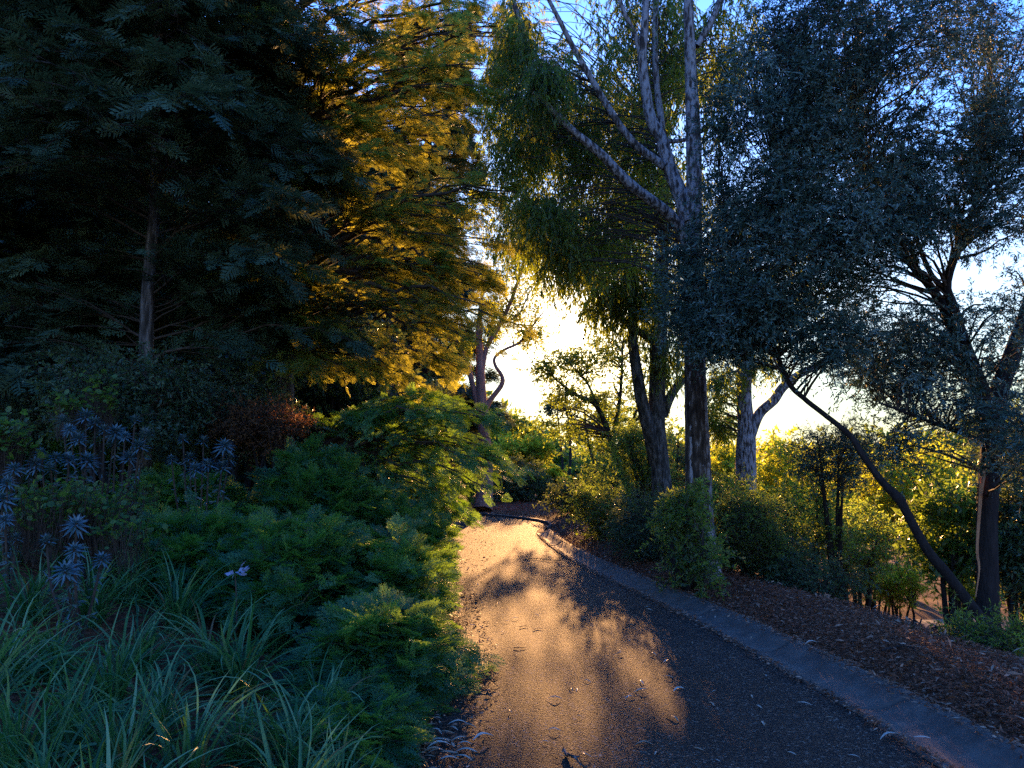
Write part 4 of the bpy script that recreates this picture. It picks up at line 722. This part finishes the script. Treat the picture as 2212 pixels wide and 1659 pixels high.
for s in range(4):
    g = Geo(); n = 7; t = np.linspace(0, 1, n); bendy = .25 * (s - 1.5)
    c = np.stack([t * .085, bendy * .04 * np.sin(np.pi * t), .004 + .010 * np.sin(np.pi * t) + .006 * t * (s % 2)], 1); wd = .0085 * np.sin(np.pi * np.clip(t, .06, .96)) ** .7
    grid(g, c[:, None, 0] + 0 * np.array([[-1, 0, 1]]), c[:, None, 1] + wd[:, None] * np.array([[-1, 0, 1]]), c[:, None, 2] + wd[:, None] * np.array([[.4, 0, .4]]))
    g.t = [np.full(len(g.f[0]), .2 + .25 * s, np.float32)]
    lm.append(mesh('fallen_leaf', g, M['dryleaf'], True))
def on_path(p): 
    return p[1] < 16 and np.interp(p[1], LI[:, 1], LI[:, 0]) + .05 < p[0] < np.interp(p[1], RI[:, 1], RI[:, 0]) - .02
def drop(me, px, py, s, rz, lab, grp):
    p = G(px, py, .012); z = .017 if on_path(p) else float(H(p[0], p[1])) + .09 * (p[0] > 1) * (p[0] < float(ro(p[1]))) + .006
    o = obj('fallen_leaf', me, None, label=lab, cat='leaf', group=grp); o.location = (p[0], p[1], z); o.rotation_euler = (random.uniform(-.15, .15), random.uniform(-.1, .1), rz); o.scale = (s, s, s)
GRP = 'fallen leaves on the path and kerb'
for (px, py, rz, s, lab) in [(1330, 1415, .2, .8, 'small bright leaf in the sunlit patch of the path'), (1370, 1498, .3, 1.1, 'pale curled leaf right of the sunlit patch'), (1455, 1497, .5, 1.2, 'pair like pale leaf alone on the dark right side of the path'), (1215, 1513, 3, 1.1, 'pale leaf on the path below the sunlit patch'),
                             (1465, 1562, 2.2, 1.2, 'greenish leaf on the shaded lower right of the path'), (1412, 1613, 3.1, 1.2, 'long leaf near the bottom centre of the path'), (1030, 1577, 2.9, 1.3, 'curved leaf at the bottom left of the path'), (1418, 1418, 2.2, 1.0, 'pale leaf midway between the sunlit patch and the kerb'), (1755, 1527, 2.9, 1.1, 'leaf lying near the gutter at right'), (1902, 1602, .1, 1.6, 'long pale leaf beside the gutter at the bottom right'), (1740, 1416, .0, 1.2, 'pale leaf lying in the concrete gutter')]:
    drop(lm[random.randrange(4)], px, py, s, rz, lab, GRP)
for i in range(110):
    py = 1125 + 530 * random.random() ** 1.6; px = random.uniform(930, 1200 + (py - 1150) * 1.7)
    drop(lm[i % 4], px, py, random.uniform(.35, 1.0), random.uniform(0, 6.28), 'small dry leaf scattered with many others on the path surface', GRP)
for i in range(26):
    a = (random.gauss(945, 28), random.gauss(1610, 20)); drop(lm[i % 4], a[0], a[1], random.uniform(.7, 1.6), random.uniform(-.6, .6), 'dry curled leaf in the little heap at the bottom left path edge', 'leaf heap at the path edge')
def stick(label, pts, r, mt='dkbark', name='fallen_twig'):
    p = np.array([G(x, y, .02) + [0, 0, dz] for x, y, dz in pts]); g = Geo(); tubes(g, cr(p, 16)[None], np.linspace(r, r * .4, 16)[None], 6)
    return g
def twig(label, branches, r=.004, mt='dkbark'):
    g = Geo()
    for pts in branches:
        p = np.array([G(x, y, .02) + [0, 0, dz + .004] for x, y, dz in pts]); tubes(g, cr(p, 16)[None], np.linspace(r, r * .4, 16)[None], 6)
    obj('fallen_twig', g, M[mt], sm=True, label=label, cat='twig', group='fallen twigs on the path')
twig('forked dark twig on the left of the path under the juniper tip', [[(1018, 1470, 0), (1040, 1478, .01), (1062, 1476, .02), (1085, 1468, .01)], [(1040, 1478, .01), (1060, 1465, .02), (1065, 1450, .03)], [(1025, 1472, 0), (1022, 1455, .02)], [(1060, 1476, .02), (1075, 1484, 0)]])
twig('long thin twig lying across the farther sunlit patch', [[(1130, 1210, 0), (1160, 1208, .01), (1190, 1212, .01), (1215, 1211, 0)]], .006)
twig('short dark stick above the bright patch', [[(1123, 1355, 0), (1132, 1353, 0), (1141, 1354, 0)]], .004)
twig('short pale stick beside the dark stick', [[(1152, 1360, 0), (1163, 1357, 0), (1172, 1359, 0)]], .004, 'strip')
twig('torn bark scrap at the bottom centre of the path', [[(1222, 1630, 0), (1240, 1645, .02), (1255, 1655, .0)], [(1235, 1640, .01), (1252, 1645, .02)], [(1218, 1625, .01), (1226, 1640, .01)]], .010, 'greybark')
twig('thin straight twig left of the bright patch', [[(1110, 1400, 0), (1122, 1401, .003), (1135, 1400, 0)]], .004)
twig('stick half buried in the mulch beside the kerb', [[(1905, 1260 + 170, .08), (1950, 1425, .10), (1990, 1428, .08)]], .010)
